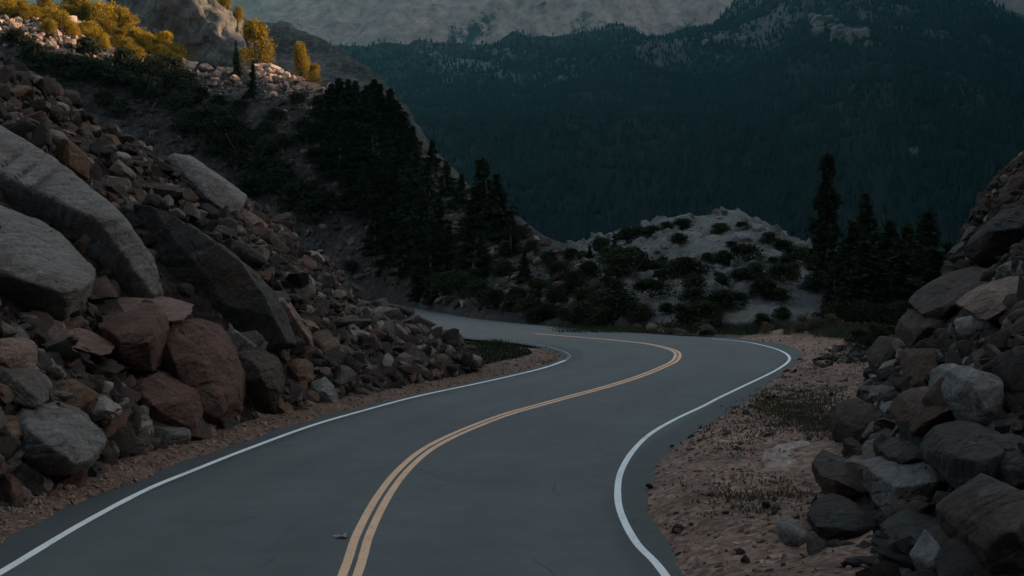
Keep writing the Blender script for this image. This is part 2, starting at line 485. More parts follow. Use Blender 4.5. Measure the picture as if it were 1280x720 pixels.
# verge dirt strip left
vA = [(x - 0.02, y) for x, y in LE[2:16]]
off = [0.9, .85, .7, .65, .6, .6, .65, .7, .8, .95, 1.2, 1.0, .9, .9]
vB = []
for k, (x, y) in enumerate(LE[2:16]):
    t = Vector(LE[k + 3]) - Vector(LE[k + 1])
    t.normalize()
    vB.append((x - t.y * off[k], y + t.x * off[k]))
P1 = resample([(x + .18 * 1, y, 0.0) for x, y in vA], 300)
def dirt_band(name, A, B, za, zb, n, m, mat, amp, seed, fs=0.6):
    A = resample([(*p, za) for p in A], n)
    B = resample([(*p, zb) for p in B], n)
    jn = fbm(A * np.array([1, 1, 0]) * 1.3, 4, seed)
    dd = (B - A) / (np.linalg.norm(B - A, axis=1, keepdims=True) + 1e-6)
    A = A + dd * (jn * 0.16 - .07)[:, None]
    s = np.linspace(0, 1, m)[None, :, None]
    G = A[:, None] * (1 - s) + B[:, None] * s
    w = np.sin(np.pi * np.clip(s[..., 0] * 1.1, 0, 1))
    G[..., 2] += 0.02 * np.clip(s[..., 0] * 8, 0, 1) + (fbm(G / fs, 4, seed + 3) * 0.5 + 0.5) * amp * np.clip(s[..., 0] * 4, 0, 1)
    me = mesh_np(name, G.reshape(-1, 3), grid_faces(n, m), mat, True)
    TREES[name] = BVHTree.FromPolygons(G.reshape(-1, 3).tolist(), grid_faces(n, m).tolist())
    return link(name, me, kind='structure'), G
_, GVg = dirt_band('left_verge', [(x + .12, y) for x, y in vA], vB, -0.012, 0.05, 400, 14, M_VERGE, 0.07, 51)

# ---- right dirt shoulder + right bank
sA = [(2.55, -20), (2.25, 0), (2.0, 10), (1.85, 15.2), (1.95, 17.6), (2.15, 18.9), (2.75, 21.8), (3.75, 24.8), (4.35, 26.6), (5.15, 28.8),
      (6.6, 33.2), (8.0, 37.3), (9.1, 40.6), (10.0, 43.9), (10.5, 47), (10.6, 50.2), (9.5, 53.8)]
sB = [(4.6, -20), (4.2, 0), (3.5, 10), (4.0, 14.6), (4.6, 17.6), (5.2, 20), (6.0, 22.5), (7.1, 25.6), (7.8, 28), (8.6, 30.8),
      (10.0, 35), (11.5, 39), (13.0, 43), (14.5, 47), (17, 50), (19, 54), (16, 60)]
_, GS = dirt_band('dirt_shoulder', [(x - .06, y) for x, y in sA], sB, -0.014, 0.26, 500, 70, M_DIRT, 0.30, 61, 1.3)
baseR = [(4.4, -20), (4.0, 0), (3.1, 8), (3.05, 12.5), (3.4, 14.6), (4.0, 16.7), (5.0, 19.6), (6.0, 22.5), (6.9, 25.2), (7.9, 28.5), (9.5, 33), (11.1, 38), (12.6, 43), (13.8, 46.5)]
silR = [(0, 0, 0)] * 3 + [(2500, -280, 16), (1900, -160, 21), (1650, -60, 25), (1480, 40, 29), (1360, 120, 31.5), (1290, 192, 33.5), (1262, 232, 35), (1256, 300, 37), (1216, 355, 40), (1166, 398, 44), (1112, 434, 46.5)]
crestR = [at(a, b + 4, Y) for a, b, Y in silR]
crestR[0] = V3(22, -20, 11); crestR[1] = V3(21, -2, 11); crestR[2] = V3(19.5, 8, 10.5)
baseR = [V3(x, y, 0.02) for x, y in baseR]
midR = []
for b_, c_ in zip(baseR, crestR):
    q = b_.lerp(c_, 0.5)
    q.z -= 0.06 * (c_.z - b_.z)
    midR.append(q)
backR = [c + V3(4, 3, 2.0) if c.z > 3 else c + V3(4, 3, -.3) for c in crestR]
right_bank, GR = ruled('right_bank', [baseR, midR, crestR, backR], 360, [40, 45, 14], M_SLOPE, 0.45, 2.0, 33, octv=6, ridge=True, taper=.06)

# ---- middle hill across the far road
silC = [(-700, -160, 120), (-400, -90, 135), (-200, -50, 146), (-60, -20, 152), (40, 5, 154), (110, 25, 155), (165, 48, 156), (205, 66, 154), (255, 78, 152), (300, 82, 149), (345, 84, 147), (400, 108, 143), (440, 124, 138),
        (480, 140, 134), (515, 172, 128), (545, 205, 120), (575, 228, 112), (610, 248, 103), (645, 272, 93), (680, 298, 84), (715, 318, 78), (755, 345, 72), (800, 388, 66), (860, 414, 60)]
crestC = [at(a, b + 2, Y) for a, b, Y in silC]
baseC = [(-100, 100), (-85, 106), (-70, 110), (-58, 111), (-48, 111), (-42, 111), (-37, 111), (-32, 111), (-28, 110.5), (-24, 109.5), (-20, 108), (-16, 106), (-13, 104), (-11, 102.5), (-9.4, 98), (-7.6, 91), (-5.6, 84),
         (-3.6, 77), (-1.6, 71.5), (0.6, 67), (3.0, 63), (5.0, 60), (7.2, 57.6), (8.8, 56)]
baseC = [V3(x, y, -0.05) for x, y in baseC]
midC = []
for b_, c_ in zip(baseC, crestC):
    k_ = min(max((17 - len(midC)) / 5, 0), 1)
    q = b_.lerp(c_, 0.5 - .1 * k_)
    q.z += (0.05 + .31 * k_) * (c_.z)
    midC.append(q)
backC = [c + V3(6, 14, -3 - 0.1 * c.z) for c in crestC]
back2C = [c + V3(14, 45, -c.z * 0.8) for c in crestC]
mid_hill, GC = ruled('far_hillside', [baseC, midC, crestC, backC, back2C], 520, [70, 80, 12, 10], M_TALUS, 1.1, 9.0, 77, octv=6)

# ---- pale ridge further back
silP = [(-300, 20, 260), (0, 20, 255), (200, 20, 250), (330, 30, 245), (400, 52, 240), (425, 66, 238), (455, 86, 234), (482, 108, 230), (496, 140, 225), (508, 190, 220), (530, 260, 214), (600, 300, 205), (700, 322, 195), (800, 335, 190)]
crestP = [at(*p) for p in silP]
baseP = [c + V3(12, -55, -c.z * 0.85) for c in crestP]
backP = [c + V3(10, 80, -c.z * 0.8) for c in crestP]
ruled('pale_ridge', [baseP, crestP, backP], 220, [60, 30], M_PALE, 3.5, 18, 87, octv=7, ridge=True)

# ---- knoll right of centre
silK = [(690, 345, 112), (700, 330, 104), (715, 318, 98), (745, 308, 92), (790, 296, 90), (820, 292, 88), (845, 284, 87), (878, 279, 86), (915, 277, 85), (945, 288, 85), (975, 306, 84), (1010, 320, 84), (1060, 332, 83), (1150, 350, 82), (1300, 360, 82)]
crestK = [at(*p) for p in silK]
baseK = [V3(3, 84, 0), V3(3, 72, 0), V3(3.2, 65.5, 0), V3(4, 62.5, 0), V3(6, 60.5, 0), V3(7.5, 59.5, 0), V3(9, 59, 0), V3(11, 59, 0), V3(13, 59, 0), V3(15, 59.5, 0), V3(17, 60, 0), V3(19.5, 61, 0), V3(22, 62, 0), V3(26, 63, 0), V3(33, 64, 0)]
for q in baseK:
    q.z = -0.15
midK = []
for b_, c_ in zip(baseK, crestK):
    q = b_.lerp(c_, 0.5)
    q.z += 0.16 * c_.z
    midK.append(q)
backK = [c + V3(2, 30, -c.z - 0.5) for c in crestK]
_, GK = ruled('knoll', [baseK, midK, crestK, backK], 300, [50, 60, 20], M_KNOLL, 1.0, 4.2, 97, octv=7, ridge=True)

# ---- far mountains
silA = [(-900, 60, 1500), (-300, 60, 1500), (100, 70, 1500), (300, 82, 1480), (420, 86, 1450), (520, 80, 1420), (600, 74, 1400), (660, 66, 1400), (720, 54, 1420), (790, 50, 1450), (850, 46, 1480), (900, 28, 1500), (960, 0, 1500),
        (1040, -45, 1480), (1110, -30, 1450), (1180, 0, 1420), (1240, 30, 1400), (1300, 50, 1380), (1500, 40, 1350), (1900, -50, 1300)]
crestA = [at(*p) for p in silA]
baseA = [V3(c.x * 0.45, 520, -1) for c in crestA]
midA = [b_.lerp(c_, 0.5) + V3(0, 0, -0.06 * c_.z) for b_, c_ in zip(baseA, crestA)]
backA = [c + V3(0, 350, -0.55 * c.z) for c in crestA]
_, GA = ruled('forested_mountain', [baseA, midA, crestA, backA], 560, [110, 130, 20], M_MTA, 34, 190, 107, octv=7, ridge=True)
silB = [(-900, -60, 2300), (-400, -30, 2250), (0, -60, 2200), (300, -50, 2150), (500, -80, 2150), (700, -110, 2150), (900, -100, 2200), (1100, -60, 2250), (1300, -70, 2250), (1700, -80, 2200), (2100, -60, 2150)]
crestB = [at(*p) for p in silB]
baseB = [V3(c.x * 0.75, 1560, 60) for c in crestB]
midB = [b_.lerp(c_, 0.5) + V3(0, 0, -0.05 * c_.z) for b_, c_ in zip(baseB, crestB)]
backB = [c + V3(0, 400, -0.5 * c.z) for c in crestB]
_, GB = ruled('rocky_mountain', [baseB, midB, crestB, backB], 520, [110, 110, 16], M_MTB, 50, 260, 117, octv=8, ridge=True)

# ---- unseen ridge added sunward, its crest shaped to set the valley's shadow line
cw = [(120, -320, 70), (112, -120, 62), (110, 0, 52), (110, 80, 52), (110, 130, 58), (110, 158, 60.5), (110, 165, 59.5), (110, 169.5, 53.2), (110, 176, 52.0), (110, 181.5, 54.8), (110, 184, 62.8), (110, 188, 63.2), (110, 194.5, 62.3), (111, 203, 64), (113, 220, 67), (122, 250, 92), (160, 340, 140), (300, 650, 250), (620, 1350, 440), (1050, 2250, 640), (1500, 3000, 660)]
crestW = [V3(*p) for p in cw]
baseW = [V3(p.x - 0.55 * p.z if p.y > 250 else 26 + 0.42 * max(p.y, 0), p.y, -0.5) for p in crestW]
for q, p in zip(baseW, crestW):
    if p.y > 60:
        q.x = max(q.x, 0.44 * p.y + 9)
        q.x = min(q.x, p.x - 6)
backW = [V3(p.x + 1.3 * p.z, p.y - 0.3 * p.z, 0) for p in crestW]
ruled('canyon_wall', [baseW, crestW, backW], 400, [50, 40], M_TALUS, 0.7, 12, 127, octv=4, ridge=False, taper=0.1)

# ---- unseen hill added behind the camera to hold back low sky light
rc = [V3(-330, -60, 110), V3(-230, -150, 120), V3(-120, -190, 125), V3(0, -200, 120), V3(90, -195, 105), V3(130, -180, 85)]
rb = [V3(-60, -22, -.3), V3(-45, -40, -.3), V3(-25, -55, -.3), V3(0, -62, -.3), V3(24, -60, -.3), V3(50, -50, -.3)]
ruled('rear_hillside', [rb, rc, [p + V3(p.x * .3, -120, -p.z) for p in rc]], 120, [60, 20], M_TALUS, 3.0, 24, 141, octv=5)

# ------------------------------------------------------------------ ray placement
CAM = Vector((0, 0, HC))
def cast(px, py, only=None):
    d = ray(px, py)
    best = None
    for k, t in TREES.items():
        if only and k not in only:
            continue
        h = t.ray_cast(CAM, d)
        if h[0] is not None and (best is None or h[3] < best[1]):
            best = (h[0], h[3], k, h[1])
    return best

def down(x, y, only):
    best = None
    for k in only:
        h = TREES[k].ray_cast(Vector((x, y, 400)), Vector((0, 0, -1)))
        if h[0] is not None and (best is None or h[0].z > best.z):
            best = h[0]
    return best

# ------------------------------------------------------------------ rocks
def ico(n):
    bm = bmesh.new()
    bmesh.ops.create_icosphere(bm, subdivisions=n, radius=1)
    V = np.array([v.co[:] for v in bm.verts])
    F = np.array([[v.index for v in f.verts] for f in bm.faces])
    bm.free()
    return V / np.linalg.norm(V, axis=1, keepdims=True), F
ICO = {n: ico(n) for n in (2, 3, 4, 5, 6)}

def chip(D, nrm, h, rg, n, lo=.84, hi=.97, p=40.0):
    V = D * polyrock(D, nrm, h, p)[:, None]
    m = rg.normal(size=(n, 3))
    m /= np.linalg.norm(m, axis=1, keepdims=True)
    sup = (V @ m.T).max(0)
    return np.concatenate([nrm, m]), np.concatenate([h, sup * rg.uniform(lo, hi, n)])

def bedding(V, sc, rg, amp):
    a = rg.normal(size=3) + np.array([0, 0, 1.5])
    a /= np.linalg.norm(a)
    w = V + .25 * sc * np.stack([fbm(V / sc * 1.5, 2, 3)] * 3, 1)
    t = (w @ a) / sc * rg.uniform(3.5, 6)
    st = t - np.floor(t)
    step = np.clip((st - .75) * 4, 0, 1) - .15 * st
    nv = V / (np.linalg.norm(V, axis=1, keepdims=True) + 1e-9)
    return V - nv * (step * amp * sc * np.clip(.6 + fbm(V / sc * 2, 2, 8), 0, 1))[:, None]

def polyrock(D, nrm, h, p=16.0):
    q = np.clip(D @ nrm.T, 0, None) / h[None]
    return (q ** p).sum(1) ** (-1 / p)

def rock_shape(seed, lod=4, planes=11, dims=(1, 1, 1), rough=0.05, p=18):
    rg = np.random.default_rng(seed)
    D, F = ICO[lod]
    nrm = rg.normal(size=(planes, 3))
    nrm = np.concatenate([nrm, np.eye(3) + rg.normal(size=(3, 3)) * .2, -np.eye(3) + rg.normal(size=(3, 3)) * .2])
    nrm /= np.linalg.norm(nrm, axis=1, keepdims=True)
    h = rg.uniform(0.72, 1.05, len(nrm))
    if lod > 3:
        nrm, h = chip(D, nrm, h, rg, 12, .86, .98)
    r = polyrock(D, nrm, h, p)
    V = D * r[:, None]
    if lod > 3:
        V = bedding(V, 1.0, rg, .05)
    if rough:
        V = V * (1 + rough * fbm(V * 2.2 + seed, 4, seed) + rough * 0.5 * fbm(V * 7 + seed, 3, seed + 5))[:, None]
    V = V * np.array(dims)
    return V, F

TINT = dict(grey=(0.23, 0.21, 0.198), darkgrey=(0.058, 0.051, 0.047), brown=(0.085, 0.056, 0.044), red=(0.15, 0.078, 0.058),
            pink=(0.28, 0.175, 0.14), orange=(0.19, 0.11, 0.068), pale=(0.31, 0.27, 0.245), black=(0.035, 0.032, 0.03), cliff=(0.15, 0.135, 0.13), ridge=(0.50, 0.31, 0.23), palepink=(0.58, 0.42, 0.35))  # ridge tint: granite pink with sun glow brightened into the colour

def dirt_rot():
    return (random.uniform(0, 6.28), random.uniform(0, 6.28), random.uniform(0, 6.28))

LAND = []        # (px, py, short name) landmarks for labels
def hull_rock(label, short, tint, outline, ridge, Y=None, thick=1.2, seed=1, only=('left_hillside',), lod=6, rough=0.024, back=(0, 1, 0.1), shrink=0.8, p=55, name='boulder', pull=None):
    """A rock from a front outline (px,py,dd) and face points, closed by a back ring; dd = metres behind its distance."""
    cx = sum(q[0] for q in outline) / len(outline)
    cy = sum(q[1] for q in outline) / len(outline)
    if Y is None:
        h = None
        for k in range(12):
            h = cast(cx + 2 * k * (1 if only[0] == 'right_bank' else -1), cy + 4 * k, only)
            if h and h[0].y < 60:
                break
        Y = h[0].y if h else 30
    if pull is None:
        pull = .05 if only[0] == 'right_bank' and cx < 1200 else 0.25 * thick + 0.15
    Y -= pull
    pts = []
    for q in list(outline) + list(ridge):
        pts.append(at(q[0], q[1], Y + (q[2] if len(q) > 2 else 0)))
    ring = pts[:len(outline)]
    c = sum(ring, Vector()) / len(ring)
    bv = Vector(back).normalized() * thick
    for q in ring:
        pts.append(c + (q - c) * shrink + bv)
    bm = bmesh.new()
    for q in pts:
        bm.verts.new(q)
    bmesh.ops.convex_hull(bm, input=bm.verts)
    bm.normal_update()
    A = np.array([q[:] for q in pts])
    C = (A.min(0) + A.max(0)) / 2
    S = (A.max(0) - A.min(0)) / 2
    # principal axes to spread the sampling evenly
    U, s_, Vt = np.linalg.svd(A - A.mean(0))
    C = A.mean(0)
    L = (A - C) @ Vt.T
    C = C + (L.max(0) + L.min(0)) / 2 @ Vt
    S = (L.max(0) - L.min(0)) / 2
    Mx = Vt.T * S            # local unit -> world
    nrm, hh = [], []
    for f in bm.faces:
        if f.calc_area() < 1e-5:
            continue
        n = np.array(f.normal[:])
        pt = np.array(f.verts[0].co[:]) - C
        if n @ pt < 0:
            n = -n
        ln = Mx.T @ n
        k = np.linalg.norm(ln)
        nrm.append(ln / k)
        hh.append(max((n @ pt) / k, 0.05))
    bm.free()
    D, F = ICO[lod]
    rg = np.random.default_rng(seed)
    nr, h2 = chip(D, np.array(nrm), np.array(hh), rg, 16)
    r = polyrock(D, nr, h2, 90)
    V = (D * r[:, None]) @ Mx.T
    sc = float(np.mean(S))
    nv = V / np.linalg.norm(V, axis=1, keepdims=True)
    V = V + nv * (sc * (rough * 2.6 * fbm(V / sc * 1.6 + seed, 4, seed, True) + rough * 1.3 * fbm(V / sc * 5 + seed, 4, seed + 3)))[:, None]
    V = bedding(V, sc, rg, .05)
    me = mesh_np(name, V, F, M_CLIFF if name == 'cliff' else M_ROCK, True)
    o = link(name, me, label=label, category='boulder')
    o.location = C
    o.color = (*TINT[tint], 1)
    ux, uy = proj(C)
    LAND.append((ux, uy, short, only[0]))
    nm = name + str(len(TREES))
    W = V + C
    TREES[nm] = BVHTree.FromPolygons(W.tolist(), F.tolist())
    BIG.append(nm)
    return o
BIG = []
LH, RB = ('left_hillside', 'ground'), ('right_bank', 'dirt_shoulder', 'ground')

# left slope, big ones
hull_rock('long pale grey slab with a smooth sloping top high at the left', 'the long pale slab', 'grey',
          [(-60, 120, .9), (0, 156, .8), (60, 192, .8), (110, 233, .6), (152, 270, .2), (190, 322, 0), (217, 388, .2), (130, 362, .2), (50, 335, .2), (-60, 300, .3)],
          [(-40, 200, -.9), (0, 213, -.9), (59, 247, -.9), (115, 270, -.8), (148, 275, -.5)], thick=2.0, seed=3, lod=6, back=(-.2, 1, -.1))
hull_rock('broad pale grey slab at the left edge below the long slab', 'the broad slab at the edge', 'grey',
          [(-60, 240, .6), (0, 268, .6), (35, 290, .5), (70, 320, .3), (104, 358, 0), (80, 400, .2), (20, 404, .3), (-60, 400, .3)],
          [(-60, 330, -.9), (0, 322, -.9), (45, 352, -.8), (78, 360, -.6)], thick=1.8, seed=5, lod=6)
hull_rock('huge dark slab standing on edge with a pale upper rim', 'the huge dark slab', 'darkgrey',
          [(160, 250, .1), (185, 248, -.4), (240, 283, -.5), (300, 328, -.6), (335, 375, -.6), (358, 428, -.5), (325, 440, -.4), (230, 400, -.3), (180, 335, -.3)],
          [(225, 300, -.75), (300, 350, -.8), (320, 405, -.75)], thick=1.8, seed=7, lod=6, back=(.15, 1, -.2), shrink=.85, pull=1.2)
hull_rock('thin layered pink slab lying on top of the big red boulders', 'the thin pink slab', 'pink',
          [(82, 372, .2), (130, 372, .3), (190, 378, .3), (238, 392, .1), (225, 402, -.3), (150, 400, -.5), (95, 388, -.4)], [], thick=1.2, seed=9)
hull_rock('red boulder with a smooth pink top under the thin layered slab', 'the pink topped boulder', 'red',
          [(105, 400, .3), (150, 394, .3), (190, 400, .1), (198, 420, 0), (190, 470, .2), (140, 465, .3), (108, 440, .2)], [(150, 420, -.7), (185, 418, -.6), (150, 445, -.5)], thick=1.4, seed=11)
hull_rock('largest rounded red boulder of the left slope with iron streaks', 'the largest red boulder', 'red',
          [(188, 415, .3), (222, 402, .4), (250, 410, .3), (275, 445, 0), (294, 490, 0), (295, 530, .3), (262, 542, 0), (200, 520, .2), (182, 470, .2)], [(220, 440, -.7), (262, 470, -.7), (275, 515, -.5), (225, 500, -.6)], thick=1.8, seed=13, lod=6)
hull_rock('dark red block wedged under the largest red boulder', 'the wedged dark block', 'red',
          [(158, 480, .2), (185, 470, .3), (235, 500, .2), (245, 535, .2), (200, 540, 0), (165, 520, 0)], [(195, 505, -.5)], thick=1.2, seed=15)
hull_rock('small pink wedge of rock lying flat left of the pink topped boulder', 'the pink wedge', 'pink',
          [(62, 414, .2), (85, 412, .3), (138, 440, .1), (135, 447, -.2), (92, 434, -.4), (68, 426, -.3)], [], thick=.7, seed=17)
hull_rock('grey humped boulder close to the road at the lower left', 'the grey humped boulder', 'grey',
          [(12, 522, .3), (30, 510, .3), (65, 520, .3), (95, 545, .2), (110, 578, 0), (100, 600, .2), (50, 602, .2), (15, 585, .2)], [(40, 535, -.5), (75, 552, -.6), (95, 575, -.5), (30, 570, -.4)], thick=1.3, seed=19)
hull_rock('orange stained block on a dark overhang near the road', 'the orange stained block', 'orange',
          [(350, 452, .2), (372, 448, .2), (388, 462, 0), (390, 480, .1), (376, 490, 0), (356, 480, .1)], [(372, 464, -.4)], thick=.9, seed=21)
hull_rock('brown broken block right of the largest red boulder', 'the brown broken block', 'brown',
          [(280, 446, .3), (310, 440, .3), (345, 460, .1), (352, 485, .1), (340, 522, .4), (300, 528, .4), (284, 490, .2)], [(318, 462, -.5), (335, 482, -.4)], thick=1.4, seed=23)
hull_rock('flat grey stone lying above the brown broken block', 'the flat grey stone', 'grey',
          [(296, 424, .1), (318, 420, .1), (334, 430, 0), (328, 442, -.2), (302, 438, -.2)], [], thick=.7, seed=25)
hull_rock('tall pale leaning flake of the twin flakes near the spur end', 'the tall leaning flake', 'pale',
          [(464, 430, .1), (474, 428, 0), (496, 455, -.1), (514, 486, -.1), (506, 490, .1), (488, 470, .1)], [], Y=35.0, thick=.5, seed=27)
hull_rock('shorter pale flake tucked left of the tall leaning flake', 'the shorter flake', 'pale',
          [(458, 442, .1), (470, 440, 0), (484, 462, -.1), (492, 484, -.1), (478, 478, .1)], [], Y=34.6, thick=.4, seed=28)
hull_rock('long grey outcrop block on the skyline in the middle of the left slope', 'the skyline block', 'grey',
          [(203, 200, .2), (212, 190, .2), (232, 194, .2), (245, 212, .2), (285, 232, .2), (304, 252, 0), (300, 276, .1), (268, 284, .1), (240, 262, .1), (212, 222, .1)], [(262, 250, -.5), (290, 262, -.5), (235, 222, -.3)], Y=35.5, thick=1.6, seed=29)
hull_rock('curved brown slab standing just above the long pale slab', 'the curved slab', 'brown',
          [(84, 150, .1), (100, 152, .1), (112, 178, 0), (114, 205, -.1), (96, 200, -.1), (90, 172, 0)], [], Y=33.0, thick=.7, seed=31)
hull_rock('yellowish brown slab leaning right of the curved slab', 'the yellowish slab', 'orange',
          [(118, 166, .2), (140, 168, .2), (152, 196, 0), (140, 206, -.1), (122, 188, 0)], [], Y=34.0, thick=.7, seed=32)
hull_rock('pale rimmed slab leaning on the lower end of the huge dark slab', 'the pale rimmed slab', 'pink',
          [(338, 372, .2), (352, 372, .1), (378, 410, -.2), (396, 440, -.2), (384, 444, 0), (358, 428, .1)], [], thick=.7, seed=33)
hull_rock('grey pointed rock at the road edge below the orange stained block', 'the pointed roadside rock', 'grey',
          [(384, 480, .1), (402, 474, .1), (416, 490, 0), (424, 510, 0), (396, 512, .1), (382, 500, .1)], [(404, 492, -.3)], thick=.7, seed=35)
hull_rock('dark brown rock shelf below the yellowish slab', 'the dark shelf', 'darkgrey',
          [(112, 205, .2), (150, 208, .2), (178, 232, 0), (186, 250, -.2), (160, 248, -.2), (120, 226, -.2)], [], Y=32.6, thick=1.0, seed=36)
hull_rock('pink rock cut by the left picture edge beside small rubble', 'the pink edge rock', 'pink',
          [(-30, 430, .1), (8, 428, .1), (24, 445, 0), (28, 468, 0), (10, 475, .1), (-30, 470, .1)], [(5, 450, -.3)], thick=.9, seed=37)
hull_rock('small orange rock at the left edge behind the grey humped boulder', 'the orange edge rock', 'orange',
          [(-25, 525, .1), (5, 530, .1), (20, 548, 0), (14, 560, 0), (-25, 556, .1)], [], thick=.6, seed=38)

# right bank, big ones
hull_rock('big dark overhanging block near the top of the right bank', 'the overhanging block', 'darkgrey',
          [(1202, 300, 0), (1228, 278, .1), (1250, 262, .3), (1300, 256, .3), (1310, 320, .3), (1262, 342, .2), (1215, 335, .2), (1200, 325, 0)], [(1235, 290, -.6), (1275, 285, -.6)], thick=2.0, seed=41, only=RB, lod=6, back=(.6, 1, 0), p=26)
hull_rock('dark rough crag at the top right corner of the bank', 'the top crag', 'brown',
          [(1246, 232, .1), (1262, 214, .1), (1284, 198, .2), (1330, 180, .3), (1340, 260, .3), (1290, 262, .2), (1250, 256, .1)], [(1275, 225, -.4), (1310, 230, -.5)], thick=2.0, seed=43, only=RB, lod=6, rough=.05, back=(.6, 1, 0))
hull_rock('tall pale block standing upright on the right bank', 'the tall upright block', 'grey',
          [(1198, 478, 0), (1226, 466, .2), (1254, 474, .1), (1258, 510, 0), (1252, 536, 0), (1228, 552, .1), (1206, 540, .2), (1196, 510, .1)], [(1215, 485, -.4), (1240, 500, -.4), (1222, 530, -.3)], thick=1.3, seed=45, only=RB, p=26)
hull_rock('grey boulder with a dark pocket at the edge of the dirt', 'the pocked boulder', 'brown',
          [(1056, 530, 0), (1068, 512, .2), (1090, 506, .2), (1108, 520, .1), (1110, 548, .1), (1098, 568, .1), (1068, 574, .1), (1056, 555, 0)], [(1075, 528, -.4), (1100, 535, -.3), (1080, 556, -.35)], thick=1.1, seed=47, only=RB)
hull_rock('large squared grey boulder in the middle of the right rock pile', 'the squared boulder', 'grey',
          [(1102, 608, 0), (1128, 592, .4), (1170, 586, .5), (1195, 602, .3), (1198, 630, .2), (1165, 648, .1), (1118, 656, 0), (1102, 640, 0)], [(1125, 610, -.35), (1168, 602, -.2), (1130, 642, -.3)], thick=1.2, seed=49, only=RB, p=28)
hull_rock('large dark boulder with a ribbed top right of the squared boulder', 'the ribbed boulder', 'darkgrey',
          [(1190, 588, .1), (1208, 564, .3), (1246, 548, .4), (1280, 556, .3), (1290, 600, .3), (1265, 632, .2), (1220, 634, .2), (1196, 614, 0)], [(1212, 582, -.4), (1250, 568, -.3), (1240, 610, -.3)], thick=1.4, seed=51, only=RB)
hull_rock('low brown boulder left of the squared boulder', 'the low brown boulder', 'brown',
          [(1030, 598, 0), (1048, 582, .2), (1080, 588, .3), (1100, 606, .2), (1100, 634, .2), (1070, 640, .1), (1036, 628, 0)], [(1050, 600, -.3), (1080, 612, -.35)], thick=1.0, seed=53, only=RB)
hull_rock('wide black boulder in front of the low brown boulder', 'the wide black boulder', 'black',
          [(1020, 658, 0), (1044, 644, .3), (1080, 640, .3), (1108, 656, .2), (1106, 684, .1), (1060, 694, .1), (1024, 680, 0)], [(1060, 660, -.35)], thick=.9, seed=55, only=RB)
hull_rock('small pale peaked stone alone at the edge of the dirt', 'the pale peaked stone', 'pale',
          [(978, 662, 0), (990, 652, .1), (1004, 658, .1), (1014, 676, 0), (1012, 694, .1), (984, 698, .1), (976, 682, 0)], [(994, 664, -.2), (1002, 682, -.15)], thick=.5, seed=57, only=RB, lod=4)
hull_rock('rusty brown boulder with an orange end left of the tall upright block', 'the rusty boulder', 'red',
          [(1140, 520, .1), (1160, 504, .2), (1192, 498, .2), (1200, 516, .1), (1190, 540, .1), (1150, 552, .1), (1138, 540, 0)], [(1165, 520, -.4), (1188, 512, -.3)], thick=1.1, seed=59, only=RB)
hull_rock('long flat brown boulder at the bottom right above the frame edge', 'the long bottom boulder', 'darkgrey',
          [(1118, 682, 0), (1140, 666, .2), (1180, 658, .3), (1206, 668, .2), (1200, 690, .1), (1160, 704, 0), (1122, 700, 0)], [(1150, 680, -.3)], thick=.8, seed=61, only=RB)
hull_rock('reddish boulder leaning at the bottom right corner', 'the corner boulder', 'brown',
          [(1222, 690, 0), (1240, 664, .2), (1275, 628, .3), (1310, 620, .3), (1320, 700, .2), (1270, 726, 0), (1228, 724, 0)], [(1262, 670, -.35)], thick=1.2, seed=63, only=RB)
hull_rock('dark boulder cut by the right edge above the corner boulder', 'the cut dark boulder', 'darkgrey',
          [(1262, 590, 0), (1276, 566, .2), (1310, 560, .3), (1320, 620, .2), (1284, 628, .1), (1264, 612, 0)], [(1285, 590, -.3)], thick=1.0, seed=65, only=RB)
hull_rock('brown slanting slab on the skyline below the overhanging block', 'the slanting skyline slab', 'brown',
          [(1150, 392, .1), (1180, 364, .3), (1216, 348, .4), (1262, 336, .5), (1262, 362, .2), (1210, 392, 0), (1165, 408, 0)], [(1200, 372, -.5)], thick=1.6, seed=67, only=RB)
hull_rock('pinkish slab jutting at the right edge below the overhang', 'the jutting pink slab', 'pink',
          [(1218, 392, .1), (1250, 366, .3), (1310, 348, .4), (1320, 385, .2), (1262, 398, 0), (1228, 402, 0)], [(1265, 380, -.3)], thick=1.2, seed=69, only=RB)
hull_rock('squat grey brown boulder near the left foot of the right bank', 'the squat boulder', 'brown',
          [(1136, 410, .1), (1158, 392, .3), (1190, 392, .3), (1204, 410, .2), (1200, 440, .1), (1160, 450, .1), (1138, 436, 0)], [(1165, 410, -.5)], thick=1.3, seed=71, only=RB)
hull_rock('small pale block above the red patch of the right bank', 'the small pale block', 'pale',
          [(1206, 402, 0), (1224, 396, .1), (1238, 404, .1), (1240, 422, 0), (1222, 432, 0), (1208, 422, 0)], [(1222, 410, -.2)], thick=.7, seed=73, only=RB, lod=4)
hull_rock('dark boulder between the squared and the pocked boulders', 'the dark middle boulder', 'darkgrey',
          [(1108, 570, .1), (1130, 556, .3), (1160, 560, .3), (1178, 578, .2), (1150, 596, .1), (1112, 594, 0)], [(1135, 572, -.3)], thick=1.1, seed=75, only=RB)
hull_rock('pointed brown boulder at the very foot of the bank beside the road bend', 'the pointed foot boulder', 'brown',
          [(1094, 452, .1), (1108, 428, .2), (1126, 424, .2), (1136, 446, .1), (1130, 470, .1), (1100, 474, 0)], [(1112, 444, -.3)], thick=1.0, seed=77, only=RB)

# gray cliff on the lit ridge
hull_rock('big grey cliff outcrop on the ridge with a sunlit right rim', 'the grey cliff', 'cliff',
          [(140, -70, 7), (200, -44, 4), (238, 0, 1.5), (264, 14, .3), (296, 50, -1.5), (288, 82, -4), (240, 98, -2), (180, 92, 2), (140, 40, 6)], [], Y=161, pull=0, thick=12, seed=81, only=('far_hillside',), lod=6, back=(.3, 1, -.12), shrink=.85, p=60, name='cliff', rough=.075)

